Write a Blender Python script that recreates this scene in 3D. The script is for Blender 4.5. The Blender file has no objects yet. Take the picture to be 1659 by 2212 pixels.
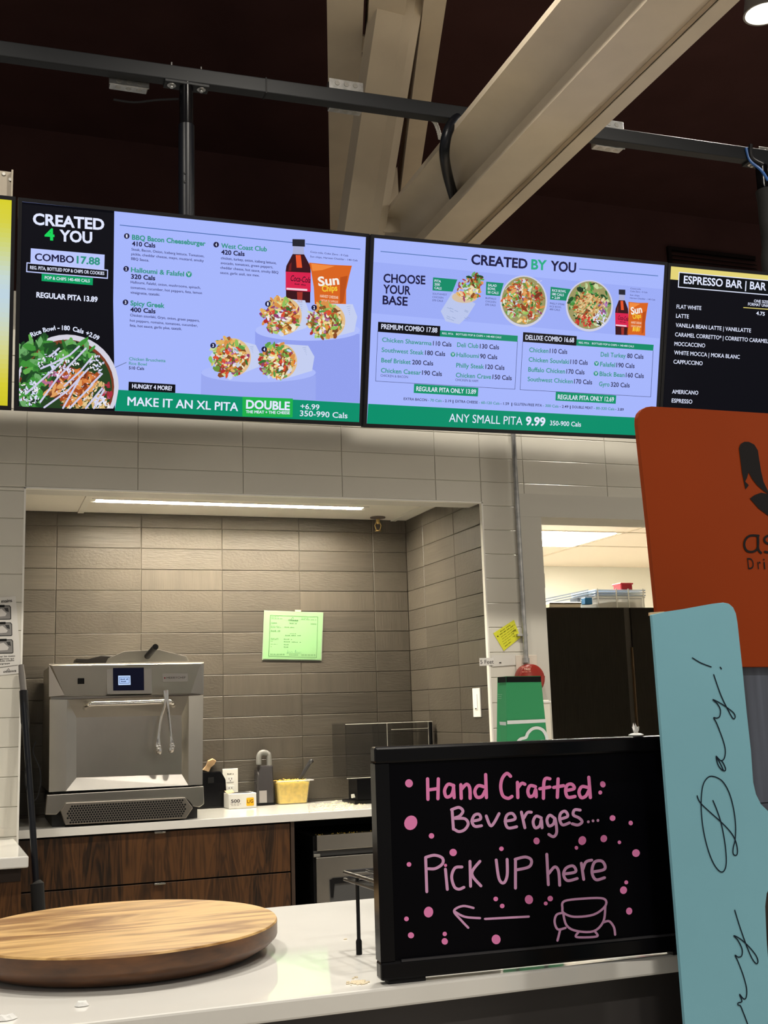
import bpy, bmesh, math, random
from mathutils import Vector, Matrix
random.seed(7)
S = bpy.context.scene
COL = S.collection
# ------------------------------------------------------------------ camera
FPX, CX, CY, CAMZ = 2486.81, 829.5, 1106.0, 1.343
YAW, PITCH, ROLL = -0.34467, 0.16964, 0.03171
RM = Matrix.Rotation(YAW, 3, 'Z') @ Matrix.Rotation(PITCH, 3, 'X') @ Matrix.Rotation(ROLL, 3, 'Y')
CAM = Vector((0, 0, CAMZ))
cd = bpy.data.cameras.new('camera'); cam = bpy.data.objects.new('camera', cd); COL.objects.link(cam)
cd.sensor_fit = 'HORIZONTAL'; cd.sensor_width = 36; cd.lens = FPX / 1659 * 36
cd.clip_start = 0.05; cd.clip_end = 100
r_, f_, u_ = RM.col[0], RM.col[1], RM.col[2]
cam.matrix_world = Matrix(((r_[0], u_[0], -f_[0], 0), (r_[1], u_[1], -f_[1], 0), (r_[2], u_[2], -f_[2], CAMZ), (0, 0, 0, 1)))
S.camera = cam
# ------------------------------------------------------------------ world, exposure
w = bpy.data.worlds.new('world'); S.world = w; w.use_nodes = True
w.node_tree.nodes['Background'].inputs[0].default_value = (1.0, 0.95, 0.87, 1)
w.node_tree.nodes['Background'].inputs[1].default_value = 0.36
vs = S.view_settings
vs.view_transform = 'Standard'; vs.look = 'None'; vs.gamma = 1; vs.use_curve_mapping = False; vs.exposure = 0.0
LED_ALCOVE, LED_STORE, SPOT_W, FILL_GLOBE_W = 255.0, 92.0, 300.0, 340.0

# ------------------------------------------------------------------ helpers: pixels of the photograph to points on known planes
def ray(x, y): return RM @ Vector(((x - CX) / FPX, 1, -(y - CY) / FPX))
def pY(x, y, Y): d = ray(x, y); return CAM + d * (Y / d.y)
def pX(x, y, X): d = ray(x, y); return CAM + d * (X / d.x)
def pZ(x, y, Z): d = ray(x, y); return CAM + d * ((Z - CAMZ) / d.z)
def lin(c):
    if isinstance(c, str): c = tuple(int(c[i:i+2], 16) for i in (0, 2, 4))
    return tuple(((v/255)/12.92 if v/255 <= .04045 else ((v/255+.055)/1.055)**2.4) for v in c)

# ------------------------------------------------------------------ materials
MATS = {}
def mat(name, col=(.5, .5, .5), rough=.5, metal=0, emit=0, spec=.5, noise=0, nscale=20, stretch=(1, 1, 1), bump=0, bscale=60, bstretch=None, alpha=1, trans=0, ior=1.45, rnd=0, coat=0, bdist=.002):
    if name in MATS: return MATS[name]
    m = bpy.data.materials.new(name); m.use_nodes = True; MATS[name] = m
    nt = m.node_tree; N = nt.nodes; L = nt.links; b = N['Principled BSDF']
    c = lin(col) if (isinstance(col, str) or max(col) > 1.01) else col
    b.inputs['Base Color'].default_value = (*c, 1); b.inputs['Roughness'].default_value = rough; b.inputs['Metallic'].default_value = metal
    b.inputs['Specular IOR Level'].default_value = spec; b.inputs['Alpha'].default_value = alpha
    b.inputs['Transmission Weight'].default_value = trans; b.inputs['IOR'].default_value = ior; b.inputs['Coat Weight'].default_value = coat
    if emit:
        b.inputs['Emission Color'].default_value = (*c, 1); b.inputs['Emission Strength'].default_value = emit
    vec = None
    if noise or bump:
        tc = N.new('ShaderNodeTexCoord'); oi = N.new('ShaderNodeObjectInfo'); ad = N.new('ShaderNodeVectorMath'); ad.operation = 'ADD'
        mu = N.new('ShaderNodeMath'); mu.operation = 'MULTIPLY'; mu.inputs[1].default_value = 37
        L.new(oi.outputs['Random'], mu.inputs[0]); L.new(tc.outputs['Object'], ad.inputs[0]); L.new(mu.outputs[0], ad.inputs[1]); vec = ad.outputs[0]
    src = None
    if noise:
        mp = N.new('ShaderNodeMapping'); mp.inputs['Scale'].default_value = stretch; L.new(vec, mp.inputs[0])
        nz = N.new('ShaderNodeTexNoise'); nz.inputs['Scale'].default_value = nscale; nz.inputs['Detail'].default_value = 5; L.new(mp.outputs[0], nz.inputs[0])
        mr = N.new('ShaderNodeMapRange'); mr.inputs[1].default_value = .3; mr.inputs[2].default_value = .7; mr.inputs[3].default_value = 1-noise; mr.inputs[4].default_value = 1+noise
        L.new(nz.outputs[0], mr.inputs[0]); src = mr.outputs[0]
    if rnd:
        oi = N.new('ShaderNodeObjectInfo'); mr = N.new('ShaderNodeMapRange'); mr.inputs[3].default_value = 1-rnd; mr.inputs[4].default_value = 1+rnd
        L.new(oi.outputs['Random'], mr.inputs[0])
        if src is None: src = mr.outputs[0]
        else:
            mm = N.new('ShaderNodeMath'); mm.operation = 'MULTIPLY'; L.new(src, mm.inputs[0]); L.new(mr.outputs[0], mm.inputs[1]); src = mm.outputs[0]
    if src is not None:
        vm = N.new('ShaderNodeVectorMath'); vm.operation = 'SCALE'; vm.inputs[0].default_value = c; L.new(src, vm.inputs['Scale']); L.new(vm.outputs[0], b.inputs['Base Color'])
    if bump:
        mp = N.new('ShaderNodeMapping'); mp.inputs['Scale'].default_value = bstretch or (1, 1, 1); L.new(vec, mp.inputs[0])
        nz = N.new('ShaderNodeTexNoise'); nz.inputs['Scale'].default_value = bscale; nz.inputs['Detail'].default_value = 3; L.new(mp.outputs[0], nz.inputs[0])
        bp = N.new('ShaderNodeBump'); bp.inputs['Strength'].default_value = bump; bp.inputs['Distance'].default_value = bdist
        L.new(nz.outputs[0], bp.inputs['Height']); L.new(bp.outputs[0], b.inputs['Normal'])
    return m
def wood(name, dark, light, scale, stretch, rough=.4, dist=3.0, ring=None):
    m = bpy.data.materials.new(name); m.use_nodes = True; nt = m.node_tree; N = nt.nodes; L = nt.links; b = N['Principled BSDF']
    tc = N.new('ShaderNodeTexCoord'); mp = N.new('ShaderNodeMapping'); mp.inputs['Scale'].default_value = stretch; L.new(tc.outputs['Object'], mp.inputs[0])
    wv = N.new('ShaderNodeTexNoise'); wv.inputs['Scale'].default_value = scale; wv.inputs['Distortion'].default_value = dist; wv.inputs['Detail'].default_value = 4; L.new(mp.outputs[0], wv.inputs[0])
    n2 = N.new('ShaderNodeTexNoise'); n2.inputs['Scale'].default_value = scale*7; n2.inputs['Detail'].default_value = 3; L.new(mp.outputs[0], n2.inputs[0])
    mx = N.new('ShaderNodeMath'); mx.operation = 'MULTIPLY_ADD'; mx.inputs[1].default_value = .35; L.new(n2.outputs[0], mx.inputs[0]); L.new(wv.outputs[0], mx.inputs[2])
    if ring:
        sn = N.new('ShaderNodeMath'); sn.operation = 'MULTIPLY'; sn.inputs[1].default_value = ring; L.new(wv.outputs[0], sn.inputs[0])
        fr = N.new('ShaderNodeMath'); fr.operation = 'SINE'; L.new(sn.outputs[0], fr.inputs[0])
        ma = N.new('ShaderNodeMath'); ma.operation = 'MULTIPLY_ADD'; ma.inputs[1].default_value = .12; L.new(fr.outputs[0], ma.inputs[0]); L.new(mx.outputs[0], ma.inputs[2]); mx = ma
    cr = N.new('ShaderNodeValToRGB'); cr.color_ramp.elements[0].position = .42; cr.color_ramp.elements[1].position = .88
    cr.color_ramp.elements[0].color = (*lin(dark), 1); cr.color_ramp.elements[1].color = (*lin(light), 1)
    L.new(mx.outputs[0], cr.inputs[0]); L.new(cr.outputs[0], b.inputs['Base Color']); b.inputs['Roughness'].default_value = rough
    MATS[name] = m; return m
def attr_mat(name, emit=0, rough=.5, spec=.3):
    m = bpy.data.materials.new(name); m.use_nodes = True; nt = m.node_tree; b = nt.nodes['Principled BSDF']
    a = nt.nodes.new('ShaderNodeAttribute'); a.attribute_name = 'print'
    b.inputs['Roughness'].default_value = rough; b.inputs['Specular IOR Level'].default_value = spec
    if emit:
        b.inputs['Base Color'].default_value = (.004, .004, .005, 1)
        nt.links.new(a.outputs['Color'], b.inputs['Emission Color']); b.inputs['Emission Strength'].default_value = emit
    else: nt.links.new(a.outputs['Color'], b.inputs['Base Color'])
    MATS[name] = m; return m
PRINT_EMIT = attr_mat('lit screen picture', emit=1.0, rough=.3, spec=.06)
PRINT_PAPER = attr_mat('printed ink', rough=.6, spec=.12)
PRINT_MARKER = attr_mat('chalk marker ink', rough=.7, spec=.1)
tile_w = mat('white glazed tile', (.63, .605, .53), .22, noise=.03, nscale=3, rnd=.03, bump=.02, bscale=8)
grout_w = mat('white grout', (.46, .44, .38), .8)
TILE_D = [mat('taupe tile pitted', (.071, .061, .048), .42, noise=.10, nscale=6, rnd=.13, bump=.40, bscale=70, bstretch=(1, 1, 1.6), bdist=.003),
          mat('taupe tile rippled', (.067, .058, .046), .42, noise=.10, nscale=6, rnd=.13, bump=.45, bscale=45, bstretch=(.8, 1, 4), bdist=.003),
          mat('taupe tile ribbed', (.071, .061, .048), .45, noise=.10, nscale=6, stretch=(6, 1, .5), rnd=.13, bump=.38, bscale=60, bstretch=(2.2, 1, .12), bdist=.003),
          mat('taupe tile brushed', (.067, .058, .046), .42, noise=.12, nscale=7, stretch=(.4, 1, 6), rnd=.13, bump=.33, bscale=60, bstretch=(.12, 1, 1.6), bdist=.003)]
grout_d = mat('taupe grout', (.10, .088, .07), .85)
white_paint = mat('white wall paint', (.60, .585, .54), .6, bump=.03, bscale=150)
room_paint = mat('storeroom paint', (.78, .76, .68), .7)
ceil_white = mat('ceiling tile white', (.76, .73, .66), .85, bump=.1, bscale=200)
tbar = mat('ceiling grid white', (.74, .72, .66), .5)
dark_wall_m = mat('dark maroon paint', (.058, .028, .026), .95, spec=.02, noise=.1, nscale=3)
floor_m = mat('pale floor tile', (.42, .38, .33), .45, noise=.1, nscale=4)
quartz = mat('white quartz', (.82, .81, .77), .05, noise=.02, nscale=9, spec=.6)
steel = mat('brushed stainless steel', (.45, .43, .39), .31, metal=1, noise=.16, nscale=3, stretch=(1, 1, .6))
steel_b = mat('bright steel', (.72, .70, .66), .18, metal=1)
steel_d = mat('dull steel', (.40, .39, .36), .45, metal=1)
galv = mat('galvanised steel', (.46, .46, .45), .42, metal=1, noise=.2, nscale=40)
black_gloss = mat('black gloss plastic', (.0035, .0035, .0045), .2, spec=.2)
black_matte = mat('black plastic', (.007, .007, .008), .5, spec=.2)
black_frame = mat('black bezel', (.007, .007, .009), .38, spec=.3)
rail_m = mat('charcoal paint', (.014, .0155, .018), .5, spec=.3)
pole_m = mat('black tube', (.005, .006, .009), .35, spec=.25)
grey_plastic = mat('grey plastic', (.20, .20, .19), .4)
beam_m = mat('cream steel paint', (.56, .48, .36), .5, noise=.05, nscale=6)
beam_dark = mat('gap shadow paint', (.03, .025, .02), .8)
white_plastic = mat('white plastic', (.82, .81, .76), .35)
white_card = mat('white card', (.80, .80, .78), .6)
brass = mat('brass', (.55, .40, .16), .3, metal=1)
walnut = wood('walnut laminate', '1c1108', '5a3a1e', 2.2, (5.5, 5.5, .55), .38, dist=1.2, ring=60)
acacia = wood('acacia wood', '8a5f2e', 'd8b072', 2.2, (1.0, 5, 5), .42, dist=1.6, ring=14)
glass_smoke = mat('smoky acrylic', (.03, .028, .025), .06, trans=0, alpha=.22, spec=.5)
clear_pl = mat('clear plastic', (.95, .96, .95), .15, alpha=.6)
orange_m = mat('orange panel', (.27, .036, .003), .5, noise=.05, nscale=3, spec=.15)
blue_m = mat('pale blue card', (.21, .47, .58), .5, noise=.06, nscale=2.5, spec=.25)
kiosk_m = mat('slate brushed panel', (.075, .085, .115), .35, noise=.35, nscale=8, stretch=(6, 1, .25))
brown_d = mat('dark brown panel', (.03, .017, .012), .5)
panel_d = mat('charcoal counter panel', (.045, .041, .041), .4, noise=.15, nscale=3)
dark_wood = mat('black brown cabinet', (.013, .011, .009), .6, spec=.1, noise=.25, nscale=30, stretch=(5, 1, .2))
green_m = mat('green carton', (.045, .32, .13), .5, spec=.2)
green_w = mat('carton white print', (.62, .66, .66), .5)
red_m = mat('red enamel', (.24, .018, .010), .3)
cheese_m = mat('shredded cheese', (.86, .63, .10), .6, noise=.2, nscale=60)
kraft = mat('kraft paper', (.62, .42, .24), .8)
glow_warm = mat('white led diffuser', (1, .90, .72), .5, emit=LED_ALCOVE)
glow_store = mat('panel led diffuser', (1, .95, .82), .5, emit=LED_STORE)
glow_spot = mat('lamp lens', (1, .95, .82), .5, emit=12)

# ------------------------------------------------------------------ mesh builder
class MB:
    def __init__(s): s.bm = bmesh.new()
    def poly3(s, pts): 
        return s.bm.faces.new([s.bm.verts.new(p) for p in pts])
    def hexa(s, a, b):          # two quads (4 points each), joined
        A = [s.bm.verts.new(p) for p in a]; B = [s.bm.verts.new(p) for p in b]
        s.bm.faces.new(A); s.bm.faces.new(B[::-1])
        for i in range(len(A)): j = (i+1) % len(A); s.bm.faces.new((A[j], A[i], B[i], B[j]))
        return s
    def box(s, x0, x1, y0, y1, z0, z1, bev=0):
        v0 = len(s.bm.verts)
        n0 = set(s.bm.edges)
        s.hexa([(x0, y0, z0), (x1, y0, z0), (x1, y0, z1), (x0, y0, z1)], [(x0, y1, z0), (x1, y1, z0), (x1, y1, z1), (x0, y1, z1)])
        if bev:
            es = [e for e in s.bm.edges if e not in n0]
            bmesh.ops.bevel(s.bm, geom=es, offset=bev, segments=2, affect='EDGES', profile=.5)
        return s
    def prism(s, pts, vec, bev=0):
        vec = Vector(vec); n0 = set(s.bm.edges)
        s.hexa([Vector(p) for p in pts], [Vector(p)+vec for p in pts])
        if bev:
            es = [e for e in s.bm.edges if e not in n0]
            bmesh.ops.bevel(s.bm, geom=es, offset=bev, segments=2, affect='EDGES', profile=.5)
        return s
    def tube(s, path, rad, n=10, cap=True):
        P = [Vector(p) for p in path]; k = len(P); rr = rad if isinstance(rad, (list, tuple)) else [rad]*k
        t0 = (P[1]-P[0]).normalized(); up = Vector((0, 0, 1)) if abs(t0.z) < .9 else Vector((1, 0, 0))
        nx = t0.cross(up).normalized(); rings = []
        for i in range(k):
            t = (P[min(i+1, k-1)]-P[max(i-1, 0)]).normalized()
            nx = (nx - t*nx.dot(t)).normalized(); ny = t.cross(nx)
            rings.append([s.bm.verts.new(P[i]+(nx*math.cos(a)+ny*math.sin(a))*rr[i]) for a in [2*math.pi*j/n for j in range(n)]])
        for a, b in zip(rings, rings[1:]):
            for j in range(n): q = (j+1) % n; s.bm.faces.new((a[j], a[q], b[q], b[j]))
        if cap: s.bm.faces.new(rings[0][::-1]); s.bm.faces.new(rings[-1])
        return s
    def lathe(s, c, prof, n=48, axis=(0, 0, 1), ref=None):
        c = Vector(c); ax = Vector(axis).normalized(); u = Vector(ref) if ref else (Vector((1, 0, 0)) if abs(ax.x) < .9 else Vector((0, 1, 0)))
        u = (u-ax*u.dot(ax)).normalized(); v = ax.cross(u); rings = []
        for (r, h) in prof:
            rings.append([s.bm.verts.new(c+ax*h+(u*math.cos(2*math.pi*j/n)+v*math.sin(2*math.pi*j/n))*r) for j in range(n)])
        for a, b in zip(rings, rings[1:]):
            for j in range(n): q = (j+1) % n; s.bm.faces.new((a[j], a[q], b[q], b[j]))
        s.bm.faces.new(rings[0][::-1]); s.bm.faces.new(rings[-1])
        return s
    def mesh(s, name, m, smooth=False):
        bmesh.ops.recalc_face_normals(s.bm, faces=s.bm.faces)
        me = bpy.data.meshes.new(name); s.bm.to_mesh(me); s.bm.free()
        if m: me.materials.append(m)
        if smooth:
            for p in me.polygons: p.use_smooth = True
            try: me.set_sharp_from_angle(angle=math.radians(38))
            except Exception: pass
        return me
def adopt(o, parent):
    o.parent = parent
    pm = Matrix.Identity(4); q = parent
    chain = []
    while q: chain.append(q); q = q.parent
    for q in reversed(chain): pm = pm @ q.matrix_parent_inverse @ q.matrix_basis
    o.matrix_parent_inverse = pm.inverted()
def obj(name, mb, m=None, parent=None, smooth=False):
    me = mb.mesh(name, m, smooth) if isinstance(mb, MB) else mb
    o = bpy.data.objects.new(name, me); COL.objects.link(o)
    if parent: adopt(o, parent)
    return o
def tag(o, label, cat, group=None, kind=None):
    o['label'] = label; o['category'] = cat
    if group: o['group'] = group
    if kind: o['kind'] = kind
    return o
def thing(name, label, cat, loc=(0, 0, 0), group=None):
    o = bpy.data.objects.new(name, None); COL.objects.link(o); o.empty_display_size = .05; o.location = loc
    return tag(o, label, cat, group)
def struct(name, mb, m, label, cat, smooth=False):
    o = obj(name, mb, m, None, smooth); return tag(o, label, cat, None, 'structure')
def smooth_path(P, n=6):
    P = [Vector(p) for p in P]; out = []
    for i in range(len(P)-1):
        a, b, c, d = P[max(i-1, 0)], P[i], P[i+1], P[min(i+2, len(P)-1)]
        for k in range(n):
            t = k/n; out.append(.5*((2*b)+(c-a)*t+(2*a-5*b+4*c-d)*t*t+(3*b-a-3*c+d)*t**3))
    out.append(P[-1]); return out

# ------------------------------------------------------------------ flat print on a plane (lettering, pictures)
_TXT = {}
def text_geo(s, bold=0.0):
    k = (s, bold)
    if k in _TXT: return _TXT[k]
    cu = bpy.data.curves.new('t', 'FONT'); cu.body = s; cu.size = 1; cu.resolution_u = 3; cu.offset = bold; cu.fill_mode = 'FRONT'
    o = bpy.data.objects.new('t', cu); COL.objects.link(o)
    dg = bpy.context.evaluated_depsgraph_get(); me = o.evaluated_get(dg).to_mesh()
    V = [(v.co.x, v.co.y) for v in me.vertices]; F = [tuple(p.vertices) for p in me.polygons]
    o.evaluated_get(dg).to_mesh_clear(); bpy.data.objects.remove(o); bpy.data.curves.remove(cu)
    _TXT[k] = (V, F); return _TXT[k]
_V, _ = text_geo('H'); CAPH = max(v[1] for v in _V) - min(v[1] for v in _V)
class Print:
    def __init__(s, O, u, v, step=.0004):
        s.O = Vector(O); s.u = Vector(u).normalized(); s.v = Vector(v).normalized(); s.n = s.u.cross(s.v).normalized()
        if s.n.dot(CAM-s.O) < 0: s.n = -s.n
        s.step = step; s.V = []; s.F = []; s.C = []
    def ab(s, x, y):            # pixel -> plane coordinates
        d = ray(x, y); t = s.n.dot(s.O-CAM)/s.n.dot(d); p = CAM+d*t-s.O; return (p.dot(s.u), p.dot(s.v))
    def add(s, pts, faces, c, layer):
        b = len(s.V); off = s.n*(s.step*layer)
        s.V += [s.O+s.u*a+s.v*bb+off for a, bb in pts]; cc = lin(c)
        for f in faces: s.F.append(tuple(i+b for i in f)); s.C.append(cc)
    def poly(s, px, c, layer=1): p = [s.ab(*q) for q in px]; s.add(p, [tuple(range(len(p)))], c, layer)
    def quad(s, x0, y0, x1, y1, c, layer=1, slope=0.0, lean=0.0):   # slope: dy/dx of the horizontal edges; lean: dx/dy of the upright ones
        q = [(x0, y0), (x1, y0+slope*(x1-x0)), (x1+lean*(y1-y0), y1+slope*(x1-x0)), (x0+lean*(y1-y0), y1)]; s.poly(q, c, layer)
    def disc(s, x, y, rx, c, layer=1, ry=None, n=16, rot=0):
        ry = ry or rx; cr, sr = math.cos(rot), math.sin(rot)
        s.poly([(x+rx*math.cos(a)*cr-ry*math.sin(a)*sr, y+rx*math.cos(a)*sr+ry*math.sin(a)*cr) for a in [2*math.pi*i/n for i in range(n)]], c, layer)
    def line(s, P, wpx, c, layer=1, curve=False):
        if curve: P = [(p.x, p.y) for p in smooth_path([Vector((a, b, 0)) for a, b in P], 5)]
        for k, (a, b) in enumerate(zip(P, P[1:])):
            dx, dy = b[0]-a[0], b[1]-a[1]; l = math.hypot(dx, dy) or 1; nx, ny = -dy/l*wpx/2, dx/l*wpx/2; s.k = getattr(s, 'k', 0)+1; o = (s.k % 97)*.012
            s.poly([(a[0]+nx, a[1]+ny), (b[0]+nx, b[1]+ny), (b[0]-nx, b[1]-ny), (a[0]-nx, a[1]-ny)], c, layer+o)
        if wpx > 1.5:
            for p in P: s.k = getattr(s, 'k', 0)+1; s.disc(p[0], p[1], wpx/2, c, layer+(s.k % 97)*.012, n=8)
    def text(s, t, x0, y0, x1, y1, cap, c, bold=0.0, layer=3, ital=0):
        if isinstance(t, int):  # print too small to read in the photograph: a row of short marks
            n = max(2, t); hp = cap*.55
            for k in range(n):
                if k % 5 == 4: continue
                u0, u1 = k/n, (k+.72)/n; q = [(x0+(x1-x0)*u, y0+(y1-y0)*u) for u in (u0, u1)]; g = hp*(1 if k % 3 else 1.35)
                s.poly([q[0], q[1], (q[1][0], q[1][1]-g), (q[0][0], q[0][1]-g)], c, layer)
            return
        wide = any(ch in t for ch in 'MWmwN')
        V, F = text_geo(t, 0.0 if wide else max(-.01, min(bold, .032)))
        if not V: return
        mn = min(v[0] for v in V); mx = max(v[0] for v in V)
        a = Vector(s.ab(x0, y0)); b = Vector(s.ab(x1, y1)); h = (Vector(s.ab(x0, y0-cap))-a).length/CAPH
        d = b-a; sx = d.length/(mx-mn); d.normalize(); e = Vector((-d.y, d.x))
        reps = [(0, 0)]
        if wide and bold > .008: q = min(bold, .035); reps = [(-q, 0), (q, 0), (0, q*.6), (0, -q*.6)]
        for k, (ox, oy) in enumerate(reps):
            s.add([tuple(a+d*((v[0]-mn+ital*v[1]+ox)*sx)+e*((v[1]+oy)*h)) for v in V], F, c, layer+.03*k)
    def para(s, lines, x0, y0, dy, cap, c, slope, wpx, bold=0, layer=3, lean=0.0):  # left-aligned lines, each with its own width in pixels
        for i, (t, wd) in enumerate(zip(lines, wpx)):
            x = x0+lean*dy*i; s.text(t, x, y0+dy*i, x+wd, y0+dy*i+slope*wd, cap, c, bold, layer)
    def build(s, name, m, parent):
        me = bpy.data.meshes.new(name); me.from_pydata([tuple(v) for v in s.V], [], s.F)
        at = me.attributes.new('print', 'FLOAT_COLOR', 'FACE'); buf = []
        for c in s.C: buf += [*c, 1]
        at.data.foreach_set('color', buf); me.materials.append(m); me.update()
        o = bpy.data.objects.new(name, me); COL.objects.link(o)
        if parent: adopt(o, parent)
        return o

# ================================================================== STRUCTURE
YF, YB = 4.37, 5.283               # faces of the front wall and of the alcove's back wall
ALX0, ALX1, ALTOP = 0.167, 2.008, 2.192
ZCA = pY(57, 1103, YB).z           # alcove ceiling
DX0, DX1, DTOP = 2.283, 3.30, pY(1164, 1117, YF).z
FLOORZ = 0.0
struct('floor', MB().box(-6, 8, -6, 8, -.05, 0), floor_m, 'pale floor behind and in front of the counters', 'floor')
struct('ceiling', MB().box(-6, 8, -3.0, 8, 5.3, 5.4), dark_wall_m, 'dark maroon ceiling high above the menu screens', 'ceiling')
struct('wall_upper', MB().box(-6, 8, 7.6, 7.7, 2.6, 5.3), dark_wall_m, 'dark maroon wall behind the steel beams', 'wall')
WT = .13; GY = YF + .0035           # wall thickness, grout face
ZTOP = 2.95
wf = MB()
wf.box(-2.2, ALX0, GY, YF+WT, 0, ZTOP); wf.box(ALX0, ALX1, GY, YF+WT, ALTOP, ZTOP); wf.box(ALX1+.0035, DX0-.105, GY, YF+WT, 0, ALTOP); wf.box(ALX1, DX0-.105, GY, YF+WT, ALTOP, ZTOP)
wf.box(DX0-.105, DX1, GY, YF+WT, DTOP+.10, ZTOP); wf.box(DX1, 6, GY, YF+WT, 0, ZTOP)
wall_f = struct('wall_front', wf, grout_w, 'white tiled wall around the kitchen alcove and the doorway', 'wall')
_TM = {}
def tile_mesh(w, h, m):
    k = (round(w, 3), round(h, 3), m.name)
    if k in _TM: return _TM[k]
    b = MB(); c = .0016; t = .0035
    A = [(-w/2, t, -h/2), (w/2, t, -h/2), (w/2, t, h/2), (-w/2, t, h/2)]
    B = [(x, .0012, z) for x, _, z in A]; C = [(x*(1-2*c/w), 0, z*(1-2*c/h)) for x, _, z in A]
    R = [[b.bm.verts.new(p) for p in q] for q in (A, B, C)]
    for a, d in zip(R, R[1:]):
        for i in range(4): j = (i+1) % 4; b.bm.faces.new((a[i], a[j], d[j], d[i]))
    b.bm.faces.new(R[2]); _TM[k] = b.mesh('tile', m); return _TM[k]
def lay_tiles(parent, plane, x0s, pw, ph, z0, ranges, mats, gap=.003, tilt=.0012):
    # ranges: list of (a0, a1, z0, z1) clear areas; plane 'Y' (facing -Y at y) or 'X' (facing -X at x)
    kind, pos = plane
    for (a0, a1, b0, b1) in ranges:
        i0 = math.floor((a0-x0s)/pw)-1
        for i in range(i0, i0+40):
            l, r = max(a0, x0s+i*pw), min(a1, x0s+(i+1)*pw)
            if r-l < .012: continue
            j0 = math.floor((b0-z0)/ph)-1
            for j in range(j0, j0+60):
                d, u = max(b0, z0+j*ph), min(b1, z0+(j+1)*ph)
                if u-d < .008: continue
                m = mats[random.randrange(len(mats))]
                o = bpy.data.objects.new('tile', tile_mesh(r-l-gap, u-d-gap, m)); COL.objects.link(o)
                ca, cz = (l+r)/2, (d+u)/2
                if kind == 'Y': o.location = (ca, pos, cz)
                else: o.location = (pos, ca, cz); o.rotation_euler.z = -math.pi/2
                o.rotation_euler.x = random.uniform(-tilt, tilt); o.rotation_euler.z += random.uniform(-tilt, tilt)*.5
                o.parent = parent
TW, TH = .4088, .1030
zrow = pY(700, 1026.8, YF).z
xj = .038*YF
lay_tiles(wall_f, ('Y', YF), xj, TW, TH, zrow, [(-1.1, ALX0-.003, .2, ALTOP), (-1.1, ALX1, ALTOP, zrow+5*TH), (ALX1+.004, DX0-.107, .4, ALTOP), (ALX1, 3.9, zrow-TH, zrow+5*TH)] if False else
          [(-1.1, ALX0-.003, .2, ALTOP), (-1.1, ALX1, ALTOP+.002, zrow+5*TH), (ALX1+.004, DX0-.107, .4, zrow-TH), (ALX1, 4.6, zrow-TH, zrow+5*TH), (DX1+.107, 4.6, 1.0, zrow-TH)], [tile_w], gap=.0022, tilt=.0012)
# metal edge trim of the alcove opening
tr = MB(); tr.box(ALX1-.002, ALX1+.005, YF-.002, YF+.02, .4, ALTOP); tr.box(ALX0-.006, ALX0+.001, YF-.002, YF+.02, .4, ALTOP); tr.box(ALX0-.006, ALX1+.005, YF-.002, YF+.02, ALTOP-.004, ALTOP+.002)
struct('trim_1', tr, mat('white edge trim', (.82, .80, .74), .4), 'thin white edge trim around the alcove opening', 'trim')
# alcove shell
wb = struct('wall_back', MB().box(ALX0-.3, ALX1+.1, YB+.0035, YB+.1, 0, ZCA+.05), grout_d, 'taupe textured tile wall at the back of the alcove', 'wall')
wr = struct('wall_right', MB().box(ALX1+.0035, ALX1+.10, YF+.02, YB+.0035, 0, ZCA+.05), grout_d, 'taupe tile side wall on the right of the alcove', 'wall')
wl = struct('wall_left', MB().box(ALX0-.12, ALX0-.02, YF+.02, YB+.008, 0, ZCA+.05), grout_d, 'taupe side wall on the left of the alcove', 'wall')
DW, DH = .3735, .0967
dz0 = CAMZ + .1255*YB              # one measured joint
lay_tiles(wb, ('Y', YB), .064*YB-DW*2, DW, DH, dz0, [(ALX0-.02, ALX1, .62, ZCA)], TILE_D, gap=.0024, tilt=.004)
lay_tiles(wr, ('X', ALX1), YB-.225-DW*4, DW, DH, dz0, [(YF+.024, YB, .62, ZCA)], TILE_D, gap=.0024, tilt=.004)
LEDA, LEDB = pZ(208, 1080, ZCA), pZ(782, 1098, ZCA); yl = (LEDA.y+LEDB.y)/2
ca = MB(); ca.box(ALX0-.12, ALX1+.1, YF+WT, yl-.032, ZCA, ZCA+.05); ca.box(ALX0-.12, ALX1+.1, yl+.032, YB+.1, ZCA, ZCA+.05)
ca.box(ALX0-.12, LEDA.x-.002, yl-.032, yl+.032, ZCA, ZCA+.05); ca.box(LEDB.x+.002, ALX1+.1, yl-.032, yl+.032, ZCA, ZCA+.05); ca.box(LEDA.x-.002, LEDB.x+.002, yl-.032, yl+.032, ZCA+.045, ZCA+.05)
struct('ceiling_alcove', ca, ceil_white, 'white suspended ceiling of the alcove', 'ceiling')
g = MB()
for xx in (pZ(185, 1085, ZCA).x, pZ(905, 1097, ZCA).x): g.box(xx-.013, xx+.013, YF+WT, YB, ZCA-.006, ZCA+.001)
g.box(ALX0, ALX1, YF+WT, YF+WT+.02, ZCA-.006, ZCA+.001)
struct('trim_2', g, tbar, 'white ceiling grid bars inside the alcove', 'trim')
struct('trim_3', MB().box(ALX0-.02, ALX1+.02, YF+.02, YF+WT+.002, ALTOP-.001, ALTOP+.004), white_paint, 'white soffit under the alcove header', 'trim')
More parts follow.
